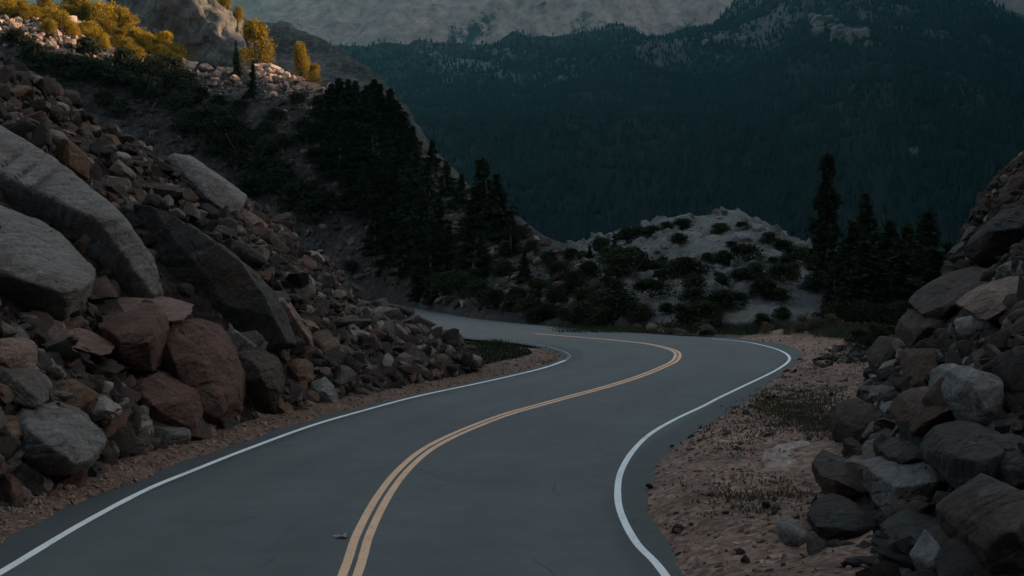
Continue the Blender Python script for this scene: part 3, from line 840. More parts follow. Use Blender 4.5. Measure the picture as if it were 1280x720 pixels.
# ---- medium rocks: one mesh per kind, copied
MID = []
for k in range(20):
    rg = np.random.default_rng(300 + k)
    dims = [(1, .8, .6), (1.3, .8, .5), (1, .9, .85), (1.5, .9, .45), (1.1, .7, .7)][k % 5]
    V, F = rock_shape(400 + k, 5, 5 + k % 5, dims, 0.035, 80)
    MID.append((mesh_np('rock', V, F, M_ROCK, True), dims))
SHAPE = ['squat', 'slabby', 'blocky', 'flat', 'lumpy']
items = []       # (obj, px, py, adjective words, group, place)
def place_rock(px, py, size, only, tint=None, group='', zone='', rot=None, k=None):
    h = cast(px, py, only)
    if not h:
        return None
    p = h[0]
    k = random.randrange(20) if k is None else k
    tint = tint or random.choice(['brown', 'grey', 'brown', 'darkgrey', 'red', 'pink', 'brown', 'darkgrey'])
    o = link('rock', MID[k][0], category='rock', group=group)
    n = h[3] if h[3].z > 0 else -h[3]
    o.location = p + n * size * 0.12
    q = n.lerp(Vector((0, 0, 1)), 0.3).to_track_quat('Z', 'Y')
    q = q @ Matrix.Rotation(random.uniform(0, 6.28), 3, 'Z').to_quaternion()
    e = q.to_euler()
    e.rotate_axis('X', random.gauss(0, .25))
    e.rotate_axis('Y', random.gauss(0, .3))
    o.rotation_euler = e
    s = size * 0.5
    o.scale = (s * random.uniform(.85, 1.2), s * random.uniform(.85, 1.15), s * random.uniform(.85, 1.2))
    c = TINT[tint]
    j = random.uniform(.8, 1.2)
    o.color = (c[0] * j, c[1] * j, c[2] * j, 1)
    col = {'darkgrey': 'dark grey', 'orange': 'orange brown', 'pale': 'pale grey', 'pink': 'pinkish', 'red': 'reddish', 'black': 'blackish', 'ridge': 'sunlit pink', 'palepink': 'sunlit pale pink'}.get(tint, tint)
    sz = 'small' if size < .55 else ('medium' if size < .95 else 'large')
    items.append([o, *proj(o.location), f'{sz} {col} {SHAPE[k % 5]} rock', group, zone])
    return o

def inpoly(x, y, P):
    c = False
    for i in range(len(P)):
        (x1, y1), (x2, y2) = P[i], P[i - 1]
        if (y1 > y) != (y2 > y) and x < (x2 - x1) * (y - y1) / (y2 - y1) + x1:
            c = not c
    return c

def clear_of_big(px, py):
    for nm in BIG:
        if TREES[nm].ray_cast(CAM, ray(px, py))[0] is not None:
            return False
    return True

polyLn = [(0, 100), (74, 130), (150, 185), (264, 245), (350, 300), (440, 375), (550, 430), (580, 462), (470, 498), (380, 522), (250, 560), (120, 605), (0, 640)]
polyRn = [(1100, 450), (1160, 405), (1220, 350), (1280, 220), (1280, 720), (1030, 720), (1010, 650), (1060, 570), (1075, 500)]
def fill(poly, n, only, group, mind, smin, smax, tints):
    P = []
    x0, x1 = min(p[0] for p in poly), max(p[0] for p in poly)
    y0, y1 = min(p[1] for p in poly), max(p[1] for p in poly)
    tries = 0
    while len(P) < n and tries < 12000:
        tries += 1
        x, y = random.uniform(x0, x1), random.uniform(y0, y1)
        if not inpoly(x, y, poly):
            continue
        h = cast(x, y, only)
        if not h:
            continue
        sz = smin + (smax - smin) * random.random() ** 2.6
        rp = sz * FPX / h[0].y * 0.5
        if any((x - a) ** 2 + (y - b) ** 2 < (mind * (rp + c)) ** 2 for a, b, c in P) or not clear_of_big(x, y):
            continue
        P.append((x, y, rp))
        place_rock(x, y, sz, only, random.choice(tints), group)
    return P
fill(polyLn, 135, ('left_hillside',), 'loose rocks on the left slope', .6, .25, 1.05, ['brown', 'brown', 'grey', 'darkgrey', 'red', 'pink', 'brown', 'orange', 'darkgrey'])
fill(polyRn, 120, ('right_bank',), 'loose rocks on the right bank', .6, .22, .85, ['brown', 'darkgrey', 'grey', 'darkgrey', 'red', 'brown', 'black', 'grey'])

RIDGE_SPOTS = []
for _ in range(1500):
    px = random.uniform(-20, 410)
    py = 22 + .21 * px + random.gauss(0, 11)
    h = cast(px, py, ('far_hillside',))
    if h and h[0].y > 120:
        q = .2 + .9 * random.random() ** 3
        RIDGE_SPOTS.append((h[0].x, h[0].y, h[0].z + .1 * q, q))

# pink ridge rocks, their tints brightened to add to the last sun's glow
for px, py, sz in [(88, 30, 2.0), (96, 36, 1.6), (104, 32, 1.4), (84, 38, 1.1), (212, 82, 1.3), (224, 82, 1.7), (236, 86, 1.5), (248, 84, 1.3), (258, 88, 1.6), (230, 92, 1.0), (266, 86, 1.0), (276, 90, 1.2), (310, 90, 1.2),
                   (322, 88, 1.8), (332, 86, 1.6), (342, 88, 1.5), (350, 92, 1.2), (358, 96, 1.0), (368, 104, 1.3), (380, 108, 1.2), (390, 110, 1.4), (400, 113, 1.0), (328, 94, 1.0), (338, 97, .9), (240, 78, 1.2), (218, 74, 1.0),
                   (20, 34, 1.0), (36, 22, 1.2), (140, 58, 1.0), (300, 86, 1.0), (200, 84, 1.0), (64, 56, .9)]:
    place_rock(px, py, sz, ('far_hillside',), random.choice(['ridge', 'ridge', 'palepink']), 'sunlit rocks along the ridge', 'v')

# pink ledge in the dirt
hull_rock('flat pink rock ledge set in the dirt shoulder', 'the pink ledge', 'palepink',
          [(946, 566, .4), (985, 552, 1.6), (1030, 550, 1.9), (1062, 562, 1.4), (1052, 582, -.3), (1006, 602, -1.3), (985, 598, -1.1), (955, 580, -.4)], [], thick=.25, seed=91, only=RB, pull=-.1, back=(0, .1, -1), name='rock_ledge', rough=.02)

# ------------------------------------------------------------------ rubble (uncountable)
def rubble(name, spots, lods, label=None, mat=None):
    """spots: array of x,y,z,size; one object."""
    Vs, Fs, off = [], [], 0
    protos = [rock_shape(700 + i, lods, 6, [(1, .8, .6), (1.3, .8, .45), (1, .9, .8)][i % 3], 0.03 if lods > 2 else 0, 60) for i in range(18)]
    for i, (x, y, z, s) in enumerate(spots):
        V, F = protos[i % 18]
        Rm = np.array(Matrix.Rotation(random.uniform(0, 6.28), 3, 'Z') @ Matrix.Rotation(random.gauss(0, .6), 3, 'X') @ Matrix.Rotation(random.gauss(0, .6), 3, 'Y'))
        Vs.append(V @ Rm.T * (s * .5) + (x, y, z))
        Fs.append(F + off)
        off += len(V)
    me = mesh_np(name, np.concatenate(Vs), np.concatenate(Fs), mat or M_RUB, False)
    return link(name, me, kind='stuff', label=label) if label else link(name, me, kind='stuff')

def rubble_mat():
    m, nt, b = new_mat('rubble')
    geo = N(nt, 'ShaderNodeNewGeometry')
    r = geo.outputs['Random Per Island']
    c = ramp(nt, r, [(0.0, (0.020, 0.015, 0.013)), (0.3, (0.042, 0.028, 0.022)), (0.5, (0.034, 0.028, 0.025)), (0.65, (0.090, 0.050, 0.036)), (0.8, (0.070, 0.058, 0.050)), (0.92, (0.15, 0.11, 0.09)), (1.0, (0.20, 0.17, 0.15))])
    n = noise(nt, geo.outputs['Position'], 9, 6, 0.7)
    c = mix(nt, 1.0, c, ramp(nt, n, [(0.3, 0.6), (0.7, 1.4)]), 'MULTIPLY')
    nt.links.new(c, b.inputs['Base Color'])
    bump(nt, b, n, 0.7, 0.04)
    return m
M_RUB = rubble_mat()

def spots_on(G, n, smin, smax, r0, r1, powr=2.5, sink=.15, c0=0.0, c1=1.0, big_clear=True):
    a, b = G.shape[:2]
    out = []
    # area-weighted
    A = np.linalg.norm(np.cross(G[1:, :-1] - G[:-1, :-1], G[:-1, 1:] - G[:-1, :-1]), axis=2)
    A[:int(a * r0)] = 0
    A[int(a * r1):] = 0
    A[:, :int(b * c0)] = 0
    A[:, int(b * c1):] = 0
    # favour what stands close to the camera
    cen = G[:-1, :-1]
    dist = np.hypot(cen[..., 0], cen[..., 1])
    w = (A / np.clip(dist, 14, None) ** 1.1).ravel()
    idx = RNG.choice(len(w), n, p=w / w.sum())
    for i in idx:
        r, c = divmod(i, b - 1)
        u, v = RNG.random(2)
        p = G[r, c] * (1 - u) * (1 - v) + G[r + 1, c] * u * (1 - v) + G[r, c + 1] * (1 - u) * v + G[r + 1, c + 1] * u * v
        s = smin + (smax - smin) * RNG.random() ** powr
        if big_clear and RNG.random() < (.92 if big_clear is True else big_clear):
            d_ = Vector(p) - CAM
            if d_.y > 0 and any(TREES[nm].ray_cast(CAM, d_.normalized())[0] is not None for nm in BIG):
                continue
        out.append((p[0], p[1], p[2] + s * sink, s))
    return out
rubble('rubble', spots_on(GL, 15000, .06, .42, 0.0, .80, 2.6, c0=.2), 2)
rubble('rubble', spots_on(GL, 1500, .30, .70, 0.03, .78, 1.6, c0=.22), 3)
rubble('rubble', spots_on(GR, 13000, .05, .34, 0.0, .92, 2.2, c0=.2, big_clear=.7), 2)
rubble('rubble', spots_on(GR, 3500, .12, .5, .25, .97, 2.2, c0=.35), 3)
rubble('rubble', spots_on(GR, 3000, .15, .55, 0.0, .9, 2.0, c0=.2, big_clear=.75), 3)
M_GRAV = soil_mat('gravel_stones', (0.17, 0.11, 0.085), (0.28, 0.20, 0.165), (0.10, 0.07, 0.055), 3.0, 0.3, grav=False)
rubble('gravel', spots_on(GS, 7000, .015, .085, 0.0, .97, 2.6, sink=.12), 2, mat=M_GRAV)
rubble('rubble', spots_on(GS, 900, .06, .32, .66, .98, 2.0, sink=.15, c0=.3, c1=.9), 3)
rubble('gravel', spots_on(GS, 300, .04, .18, 0.1, .97, 3.0, sink=.1), 2)
rubble('gravel', spots_on(GVg, 2600, .02, .10, 0.0, .97, 2.4, sink=.15), 2, mat=M_GRAV)
M_RIDGE = soil_mat('ridge_granite', (0.30, 0.19, 0.14), (0.42, 0.29, 0.23), (0.15, 0.10, 0.08), 1.0, 0.8, grav=False)  # pink granite, lightened so the rubble looks more strongly sunlit
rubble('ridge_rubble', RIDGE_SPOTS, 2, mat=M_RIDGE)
M_PRUB = soil_mat('pale_blocks', (0.12, 0.118, 0.115), (0.20, 0.193, 0.185), (0.05, 0.05, 0.043), 1.0, 1.0, grav=False)
rubble('pale_rubble', spots_on(GK, 1500, .15, 1.5, 0.15, .85, 3.2, sink=-.12, big_clear=False), 3, mat=M_PRUB)
sp = []
for cx, cy, rx, ry, n, sz in [(912, 51, 26, 3, 16, 16), (928, 40, 10, 4, 6, 10), (1024, 30, 16, 9, 16, 18), (1056, 47, 20, 10, 26, 18), (1096, 55, 18, 4, 10, 9), (1147, 190, 9, 6, 9, 6), (985, 26, 12, 4, 6, 9),
                              (880, 20, 40, 8, 16, 12), (960, 82, 6, 4, 3, 6), (560, 74, 30, 6, 12, 10), (640, 66, 40, 6, 14, 11), (1210, 105, 20, 6, 6, 6)]:
    for _ in range(n):
        h = cast(cx + random.gauss(0, rx * .5), cy + random.gauss(0, ry * .5), ('forested_mountain',))
        if h:
            q = sz * random.uniform(.25, .8)
            sp.append((h[0].x, h[0].y, h[0].z + .1 * q, q))
M_OUTC = soil_mat('outcrop_rock', (0.075, 0.075, 0.075), (0.13, 0.125, 0.12), (0.03, 0.034, 0.03), 0.2, 1.0, grav=False)
rubble('pale_outcrops', sp, 3, mat=M_OUTC)
rubble('rubble', spots_on(GC, 9000, .15, .9, 0.05, .86, 3.0, big_clear=False), 2)

# ------------------------------------------------------------------ vegetation
def leaf_cloud(P, size, rg, up=0.0):
    n = len(P)
    a = rg.normal(size=(n, 3))
    a /= np.linalg.norm(a, axis=1, keepdims=True)
    b = np.cross(a, rg.normal(size=(n, 3)))
    b /= np.linalg.norm(b, axis=1, keepdims=True)
    s = (size * rg.uniform(.6, 1.4, n))[:, None]
    V = np.concatenate([P - a * s, P + b * s * .45, P + a * s, P - b * s * .45])
    i = np.arange(n)
    return V, np.stack([i, i + n, i + 2 * n, i + 3 * n], 1)

def trunk_mesh(name, h, r, limbs, rg):
    Vs, Fs, off = [], [], 0
    def tube(A, B, ra, rb, k=7, bend=0.0):
        nonlocal off
        A, B = np.array(A, float), np.array(B, float)
        d = (B - A) / np.linalg.norm(B - A)
        u = np.cross(d, (0.3, 1, 0.2)); u /= np.linalg.norm(u)
        v = np.cross(d, u)
        m = 6
        side = rg.normal(size=3) * bend
        for j in range(m):
            t = j / (m - 1)
            c = A + (B - A) * t + side * math.sin(math.pi * t)
            rr = ra * (1 - t) + rb * t
            for q in range(k):
                an = 2 * math.pi * q / k
                Vs.append(c + (u * math.cos(an) + v * math.sin(an)) * rr)
            if j:
                for q in range(k):
                    a0, a1 = off + (j - 1) * k + q, off + (j - 1) * k + (q + 1) % k
                    Fs.append((a0, a1, a1 + k, a0 + k))
        off += m * k
    tube((0, 0, -.4), (0, 0, h), r, r * .15, bend=.03 * h)
    for L in limbs:
        tube(L[0], L[1], L[2], L[2] * .3, 5, .04 * h)
    return mesh_np(name, np.array(Vs), np.array(Fs), M_BARK, True)

def conifer_mesh(seed, h, w, mat, n=5200, narrow=1.0, ragged=.3):
    rg = np.random.default_rng(seed)
    P = []
    nb = int(90 * h / 8) + 50
    for i in range(nb):
        t = (i + rg.random()) / nb
        z = h * (0.04 + 0.96 * t)
        prof = ((1 - t) ** narrow) * (0.75 + .25 * math.sin(t * 23 + seed)) + .03
        L = w * .5 * prof * rg.uniform(1 - ragged * 1.3, 1 + ragged)
        if rg.random() < .06:
            continue
        an = rg.uniform(0, 6.283)
        k = int(n / nb * (0.45 + 1.1 * prof)) + 4
        u = rg.random(k) ** .7
        px = L * u
        spread = .10 * w * (.35 + .65 * prof)
        x = np.cos(an) * px + rg.normal(0, spread, k) * .5 * (0.4 + u * .6)
        y = np.sin(an) * px + rg.normal(0, spread, k) * .5 * (0.4 + u * .6)
        zz = z - px * .25 + rg.normal(0, .018 * h, k) + .1 * px * u
        P.append(np.stack([x, y, np.clip(zz, .02 * h, h * 1.01)], 1))
    P = np.concatenate(P)
    V, F = leaf_cloud(P, .016 * h + .035, rg)
    return mesh_np('crown', V, F, mat)

def round_mesh(seed, h, w, mat, n=4200, lobes=9, base=.18, ls=.03, rag=.35):
    rg = np.random.default_rng(seed)
    P = []
    for i in range(lobes):
        an = rg.uniform(0, 6.283)
        rr = w * .5 * .6 * math.sqrt(rg.random())
        zc = h * rg.uniform(base + .12, .86)
        R0 = w * .5 * rg.uniform(.42, .66) * (1.15 - .5 * zc / h)
        c = np.array([math.cos(an) * rr * (1.25 - zc / h), math.sin(an) * rr * (1.25 - zc / h), zc])
        k = int(n / lobes)
        d = rg.normal(size=(k, 3)); d /= np.linalg.norm(d, axis=1, keepdims=True)
        r = R0 * (rg.random(k) ** .4)[:, None] * (1 + rag * fbm(d * 2.2 + seed + i, 3, i))[:, None]
        P.append(c + d * r * np.array([1, 1, .85 * min(h / w, 1.4)]))
    P = np.concatenate(P)
    P = P[P[:, 2] > .02 * h]
    V, F = leaf_cloud(P, ls * (h + w) * .5 + .012, rg)
    return mesh_np('crown', V, F, mat)

def kind_set(tag, maker, trunk, cnt):
    return [(maker(k), trunk(k)) for k in range(cnt)]
def con_limbs(rg, h, w):
    return [((0, 0, h * t), (math.cos(a) * w * .4 * (1 - t), math.sin(a) * w * .4 * (1 - t), h * t - .1), .02 * h * (1 - t) * .4) for t, a in [(rg.uniform(.1, .8), rg.uniform(0, 6.28)) for _ in range(9)]]
def rnd_limbs(rg, h, w):
    return [((0, 0, h * .12), (math.cos(a) * w * .3, math.sin(a) * w * .3, h * rg.uniform(.45, .75)), .02 * h + .01) for a in rg.uniform(0, 6.28, 5)]
def mk(kind, seed):
    rg = np.random.default_rng(seed)
    if kind == 'conifer':
        w = rg.uniform(.38, .5)
        return conifer_mesh(seed, 1 * 6, w * 6, M_CON, 4800, rg.uniform(.75, 1.0)), trunk_mesh('trunk', 5.7, .10, con_limbs(rg, 6, w * 6), rg), 6.0
    if kind == 'column':
        return conifer_mesh(seed, 9, 2.2, M_CON, 9000, .5, .3), trunk_mesh('trunk', 8.7, .14, con_limbs(rg, 9, 1.6), rg), 9.0
    if kind == 'golden':
        w = rg.uniform(.65, .9) * 3
        return round_mesh(seed, 3, w, M_JUN, 6500, 15, .08, .022, .8), trunk_mesh('trunk', 2.2, .09, rnd_limbs(rg, 3, w), rg), 3.0
    if kind == 'juniper':
        w = rg.uniform(.55, .7) * 4
        return round_mesh(seed, 4, w, M_JUN, 7500, 18, .06, .02, .8), trunk_mesh('trunk', 3.3, .1, rnd_limbs(rg, 4, w), rg), 4.0
    if kind == 'shrub':
        w = rg.uniform(1.1, 1.5)
        return round_mesh(seed, 1, w, M_SHR, 2600, 11, .04, .03, .75), trunk_mesh('stem', .6, .03, rnd_limbs(rg, 1, w), rg), 1.0
    if kind == 'brush':
        w = rg.uniform(1.2, 1.7)
        return round_mesh(seed, 1, w, M_DRY, 1600, 8, .03, .03), trunk_mesh('stem', .6, .02, rnd_limbs(rg, 1, w), rg), 1.0
KINDS = {k: [mk(k, 900 + 10 * i + j) for j in range(c)] for i, (k, c) in enumerate([('conifer', 5), ('column', 1), ('golden', 4), ('juniper', 3), ('shrub', 5), ('brush', 2)])}
NAMES = {'conifer': ('conifer', 'conifer'), 'column': ('conifer', 'conifer'), 'golden': ('juniper_tree', 'juniper'), 'juniper': ('juniper_tree', 'juniper'), 'shrub': ('shrub', 'shrub'), 'brush': ('dry_shrub', 'shrub')}
def plant(kind, px, py, hpx, only, adj, group, wide=1.0, label=None, Y=None, x=None):
    """py is the foot of the plant in the photo, hpx its height in photo pixels."""
    h = cast(px, py, only)
    k = 0
    while h is None and k < 16:
        k += 1
        py += 2
        hpx += 1.5
        h = cast(px, py, only)
    p = None
    if h:
        p = h[0]
    if Y is not None:
        p = at(px, py, Y)
        dn = down(p.x, p.y, only)
        if dn:
            p = dn
    if p is None:
        return None
    crown, trunk, h0 = random.choice(KINDS[kind])
    H = hpx * p.y / FPX
    if Y is not None:
        H = at(px, py - hpx, Y).z - p.z
    s = H / h0
    nm, cat = NAMES[kind]
    e = bpy.data.objects.new(nm, None)
    COL.objects.link(e)
    e.location = p - Vector((0, 0, .04 * H))
    e.rotation_euler = (random.gauss(0, .03), random.gauss(0, .03), random.uniform(0, 6.28))
    e.scale = (s * wide, s * wide, s)
    e['category'] = cat
    if group:
        e['group'] = group
    link('foliage' if kind in ('shrub', 'brush') else 'crown', crown, e)
    link('stem' if kind in ('shrub', 'brush') else 'trunk', trunk, e)
    if label:
        e['label'] = label
    else:
        items.append([e, *proj(p + Vector((0, 0, H / 2))), adj, group, 'v'])
    return e

FH = ('far_hillside',)
FHC = tuple(k for k in TREES if k == 'far_hillside' or k.startswith('cliff'))
# sunlit junipers along the ridge (foot y)
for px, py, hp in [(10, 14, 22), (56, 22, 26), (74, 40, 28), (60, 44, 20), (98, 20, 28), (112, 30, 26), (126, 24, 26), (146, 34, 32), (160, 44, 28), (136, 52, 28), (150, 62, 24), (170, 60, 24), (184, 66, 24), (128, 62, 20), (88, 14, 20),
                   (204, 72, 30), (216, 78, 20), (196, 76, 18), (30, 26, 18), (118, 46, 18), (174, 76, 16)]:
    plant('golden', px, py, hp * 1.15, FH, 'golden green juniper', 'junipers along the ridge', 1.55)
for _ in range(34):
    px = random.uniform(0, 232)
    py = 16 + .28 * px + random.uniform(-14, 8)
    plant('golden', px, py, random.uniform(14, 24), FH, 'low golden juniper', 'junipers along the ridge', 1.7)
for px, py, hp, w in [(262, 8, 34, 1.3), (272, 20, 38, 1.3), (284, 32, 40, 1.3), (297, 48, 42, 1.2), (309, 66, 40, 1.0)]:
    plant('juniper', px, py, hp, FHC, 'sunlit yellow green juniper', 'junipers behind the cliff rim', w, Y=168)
plant('juniper', 320, 78, 58, FH, '', '', 1.2, 'tall golden juniper standing right of the grey cliff on the ridge')
plant('juniper', 376, 100, 50, FH, '', '', 1.0, 'pointed golden juniper alone at the right end of the lit ridge')
plant('juniper', 393, 108, 30, FH, '', '', 1.2, 'low golden juniper at the foot of the pointed golden juniper')
plant('conifer', 296, 96, 46, FH, '', '', .9, 'dark conifer between the grey cliff and the tall golden juniper')
plant('conifer', 315, 122, 46, FH, '', '', 1.0, 'dark conifer in front of the tall golden juniper')
LAND += [(0, 12, 'the upper left corner junipers', 'v'), (320, 50, 'the tall golden juniper', 'v'), (376, 75, 'the pointed golden juniper', 'v'), (230, 50, 'the grey cliff', 'v')]
# dark shrubs on the shaded hill
for px, py, hp in [(20, 60, 26), (45, 80, 28), (62, 92, 30), (85, 96, 32), (100, 100, 34), (125, 104, 32), (145, 110, 30), (172, 106, 34), (190, 96, 30), (206, 98, 34), (218, 118, 34), (228, 140, 30), (150, 146, 24), (128, 134, 22),
                   (242, 170, 36), (262, 166, 40), (282, 182, 40), (300, 196, 40), (322, 210, 42), (336, 232, 42), (352, 246, 40), (372, 262, 38), (392, 278, 32), (318, 246, 28), (270, 196, 30), (250, 128, 22), (232, 108, 22), (200, 130, 22),
                   (110, 70, 26), (155, 84, 26), (180, 122, 24), (384, 180, 26), (398, 208, 26), (404, 150, 34), (350, 190, 22), (30, 100, 22), (402, 260, 26), (345, 150, 16), (370, 130, 18), (300, 140, 18), (330, 165, 16)]:
    plant('shrub', px, py, hp, FH, 'dark green bush', 'dark bushes on the shaded hill', 1.45)
# dense conifers on the middle of the far hill
for px, py, hp in [(412, 170, 66), (424, 162, 66), (434, 168, 70), (446, 160, 60), (456, 172, 66), (466, 166, 68), (476, 176, 72), (487, 184, 74), (496, 196, 72), (506, 208, 70), (515, 222, 66),
                   (410, 215, 60), (428, 220, 66), (446, 222, 70), (464, 226, 72), (482, 232, 72), (500, 244, 74), (516, 256, 74), (532, 262, 60), (438, 262, 60), (456, 270, 66), (474, 276, 70), (492, 286, 72), (510, 296, 74),
                   (528, 304, 72), (546, 310, 66), (470, 318, 60), (490, 330, 66), (508, 342, 68), (526, 350, 70), (545, 356, 70), (562, 340, 60), (560, 366, 62), (578, 372, 66), (596, 378, 62), (584, 334, 56), (604, 346, 56),
                   (606, 290, 94), (624, 300, 84), (594, 300, 70), (640, 318, 50), (618, 386, 56), (640, 390, 54), (662, 394, 52), (684, 398, 46), (540, 380, 48), (522, 376, 46), (706, 402, 40), (655, 352, 40), (540, 214, 40), (560, 244, 44), (575, 262, 46)]:
    if px > 555 and py > 360:
        plant('shrub', px, py, hp * .5, FH, 'dark leafy bush', 'bushes at the foot of the far hill', 1.4)
        continue
    plant('conifer', px, py, hp, FH, 'dark conifer', 'dense conifers on the far hill', 2.1)
polyH = [(210, 120), (400, 150), (430, 300), (520, 372), (470, 368), (330, 250)]
for _ in range(60):
    px, py = random.uniform(180, 540), random.uniform(100, 380)
    if inpoly(px, py, polyH):
        plant('shrub', px, py, random.uniform(8, 18), FH, 'small dark bush', 'dark bushes on the shaded hill', 1.4)
LAND += [(606, 245, 'the tallest slope conifer', 'v')]
for px, py, hp in [(650, 300, 20), (664, 320, 22), (684, 336, 24), (700, 350, 26), (716, 366, 28), (670, 372, 28), (692, 380, 28), (730, 384, 30), (742, 402, 34), (724, 408, 28), (756, 410, 34), (668, 404, 22), (648, 380, 24), (630, 350, 26), (712, 330, 22), (736, 350, 26), (764, 372, 30), (772, 350, 26), (766, 330, 26)]:
    plant('shrub', px, py, hp, FH + ('knoll',), 'dark leafy bush', 'bushes at the foot of the far hill', 1.2)
# knoll
KN = ('knoll',)
for px, py, hp in [(844, 312, 20), (886, 298, 18), (866, 290, 14), (908, 306, 14), (938, 322, 26), (880, 330, 22), (894, 336, 18), (911, 332, 16), (860, 350, 26), (838, 346, 24), (820, 356, 24), (806, 344, 20), (872, 360, 22), (900, 356, 24), (924, 352, 22), (952, 346, 26),
                   (968, 350, 30), (985, 356, 28), (1000, 350, 26), (1012, 366, 30), (980, 376, 26), (950, 372, 24), (920, 376, 24), (892, 384, 26), (866, 380, 26), (842, 374, 24), (820, 382, 26), (800, 372, 30), (786, 356, 34), (780, 390, 34), (800, 404, 30),
                   (824, 408, 28), (848, 404, 28), (872, 408, 30), (898, 406, 28), (924, 404, 30), (950, 404, 28), (974, 402, 30), (1000, 392, 30), (1020, 388, 34), (930, 388, 18), (905, 394, 20), (992, 332, 18), (1020, 340, 26), (968, 326, 14), (790, 330, 22), (826, 326, 16), (850, 390, 18), (1034, 402, 34), (1014, 408, 28)]:
    if py > 352 and random.random() < .3:
        continue
    plant('shrub', px + random.gauss(0, 7), py + random.gauss(0, 4), hp * random.uniform(.5, 1.25), KN, 'dark rounded bush', 'bushes on the pale knoll', random.uniform(.8, 1.9))
for px, py, hp in [(752, 318, 26), (768, 312, 24), (784, 304, 24), (800, 300, 22), (816, 296, 18), (834, 290, 16), (850, 287, 14), (738, 326, 24), (724, 334, 26), (960, 304, 18), (980, 316, 20), (1000, 326, 22), (928, 288, 14)]:
    plant('shrub' if px > 800 or px % 3 else 'conifer', px, py, hp * .9, KN, 'dark skyline bush', 'bushes on the knoll skyline', 1.5)
LAND += [(915, 290, 'the bald top of the knoll', 'v')]
# conifer group on the right
GRD = ('knoll', 'ground', 'dirt_shoulder')
def tall(kind, px, top, Y, wide, label):
    p = at(px, 400, Y)
    p = down(p.x, p.y, GRD) or Vector((p.x, p.y, 0))
    fy = proj(p)[1]
    return plant(kind, px, fy, fy - top, GRD, '', 'conifer group behind the bend', wide, label, Y=Y)
tall('column', 1028, 188, 68, 1.25, 'tallest narrow columnar conifer left in the group behind the bend')
tall('conifer', 1085, 240, 70, 1.75, 'slender tipped conifer in the middle of the group behind the bend')
tall('conifer', 1160, 262, 66, 2.19, 'broad conifer at the right end of the group beside the rocks')
tall('conifer', 1066, 272, 66, 2.27, 'bushy conifer just right of the tallest columnar conifer')
tall('conifer', 1110, 272, 64, 2.36, 'dense conifer between the slender tipped and the broad conifers')
tall('conifer', 1136, 278, 63, 2.27, 'dense conifer leaning against the broad right conifer')
tall('conifer', 1182, 300, 62, 1.93, 'low conifer hidden partly behind the right bank')
tall('conifer', 1046, 318, 63, 2.10, 'short conifer at the foot of the tallest columnar conifer')
tall('conifer', 1012, 322, 68, 1.75, 'short conifer just left of the tallest columnar conifer')
for px, tp, Y, w, lb in [(1075, 300, 61, 2.6, 'low full conifer filling in front of the slender tipped conifer'), (1099, 288, 65, 2.6, 'full conifer just right of the slender tipped conifer'),
                         (1124, 298, 61, 2.6, 'low full conifer in the thick of the group'), (1148, 290, 64, 2.5, 'full conifer just left of the broad right conifer'), (1174, 308, 61, 2.4, 'low full conifer at the right end of the group'),
                         (1056, 306, 65, 2.4, 'full conifer between the columnar and the slender tipped conifers')]:
    tall('conifer', px, tp, Y, w, lb)
LAND += [(1028, 290, 'the tallest columnar conifer', 'v'), (1160, 330, 'the broad right conifer', 'v')]
for px, py, hp in [(1050, 408, 34), (1076, 408, 36), (1100, 410, 34), (1124, 408, 36), (1082, 440, 22), (1074, 430, 22), (1096, 428, 26), (1148, 404, 36), (1060, 398, 30), (1112, 424, 20)]:
    plant('shrub', px, py, hp, GRD + ('right_bank',), 'dark green bush', 'bushes between bend and conifers', 1.2)
for px, py, hp in [(1004, 414, 22), (1022, 416, 20), (1040, 414, 22), (880, 414, 16), (958, 416, 14), (985, 418, 14)]:
    plant('brush', px, py, hp, GRD, 'dry olive brown bush', 'dry bushes beside the bend', 1.1)
LAND += [(1004, 405, 'the end of the bend', 'v')]

# grass and low weeds (uncountable)
def grass(name, spots, n_each, hh, mat, spread):
    rg = np.random.default_rng(5)
    S = np.array(spots)
    S = np.repeat(S, n_each, axis=0)
    n = len(S)
    P = S + np.c_[rg.normal(0, spread, (n, 2)), np.zeros(n)]
    d = rg.normal(0, .35, (n, 2))
    H = hh * rg.uniform(.4, 1.2, n)
    T = P + np.c_[d * H[:, None], H]
    w = rg.normal(size=(n, 2))
    w = w / np.linalg.norm(w, axis=1, keepdims=True) * .008 * (1 + P[:, 1:2] / 25)
    W = np.c_[w, np.zeros(n)]
    V = np.concatenate([P - W, P + W, T])
    i = np.arange(n)
    return link(name, mesh_np(name, V, np.stack([i, i + n, i + 2 * n], 1), mat), kind='stuff')
isl, sh, far = [], [], []
for _ in range(5000):
    x, y = random.uniform(-14, 1.6), random.uniform(36.5, 70)
    px, py = proj((x, y, 0))
    if inpoly(px, py, [(560, 428), (610, 424), (660, 432), (705, 443), (690, 452), (640, 465), (600, 474), (560, 482)]):
        isl.append((x, y, -.06))
for px, py, r, k in [(1010, 505, 40, 260), (990, 520, 30, 160), (1040, 535, 20, 90), (960, 500, 26, 60), (1000, 460, 20, 30), (930, 545, 30, 40), (950, 620, 40, 60), (1076, 446, 16, 70)]:
    for _ in range(k):
        h = cast(px + random.gauss(0, r), py + random.gauss(0, r * .35), ('dirt_shoulder', 'right_bank'))
        if h:
            sh.append(tuple(h[0]))
for _ in range(1500):
    px, py = random.uniform(700, 1100), random.uniform(408, 424)
    h = cast(px, py, ('ground', 'knoll', 'far_hillside', 'dirt_shoulder'))
    if h and (h[0].y > 58 or h[0].x > 12.5):
        far.append(tuple(h[0]))
grass('scrub_grass', isl, 10, .16, M_SHR, .15)
M_DRYG = leaf_mat('dry_grass', (0.05, 0.05, 0.028), (0.13, 0.105, 0.065))
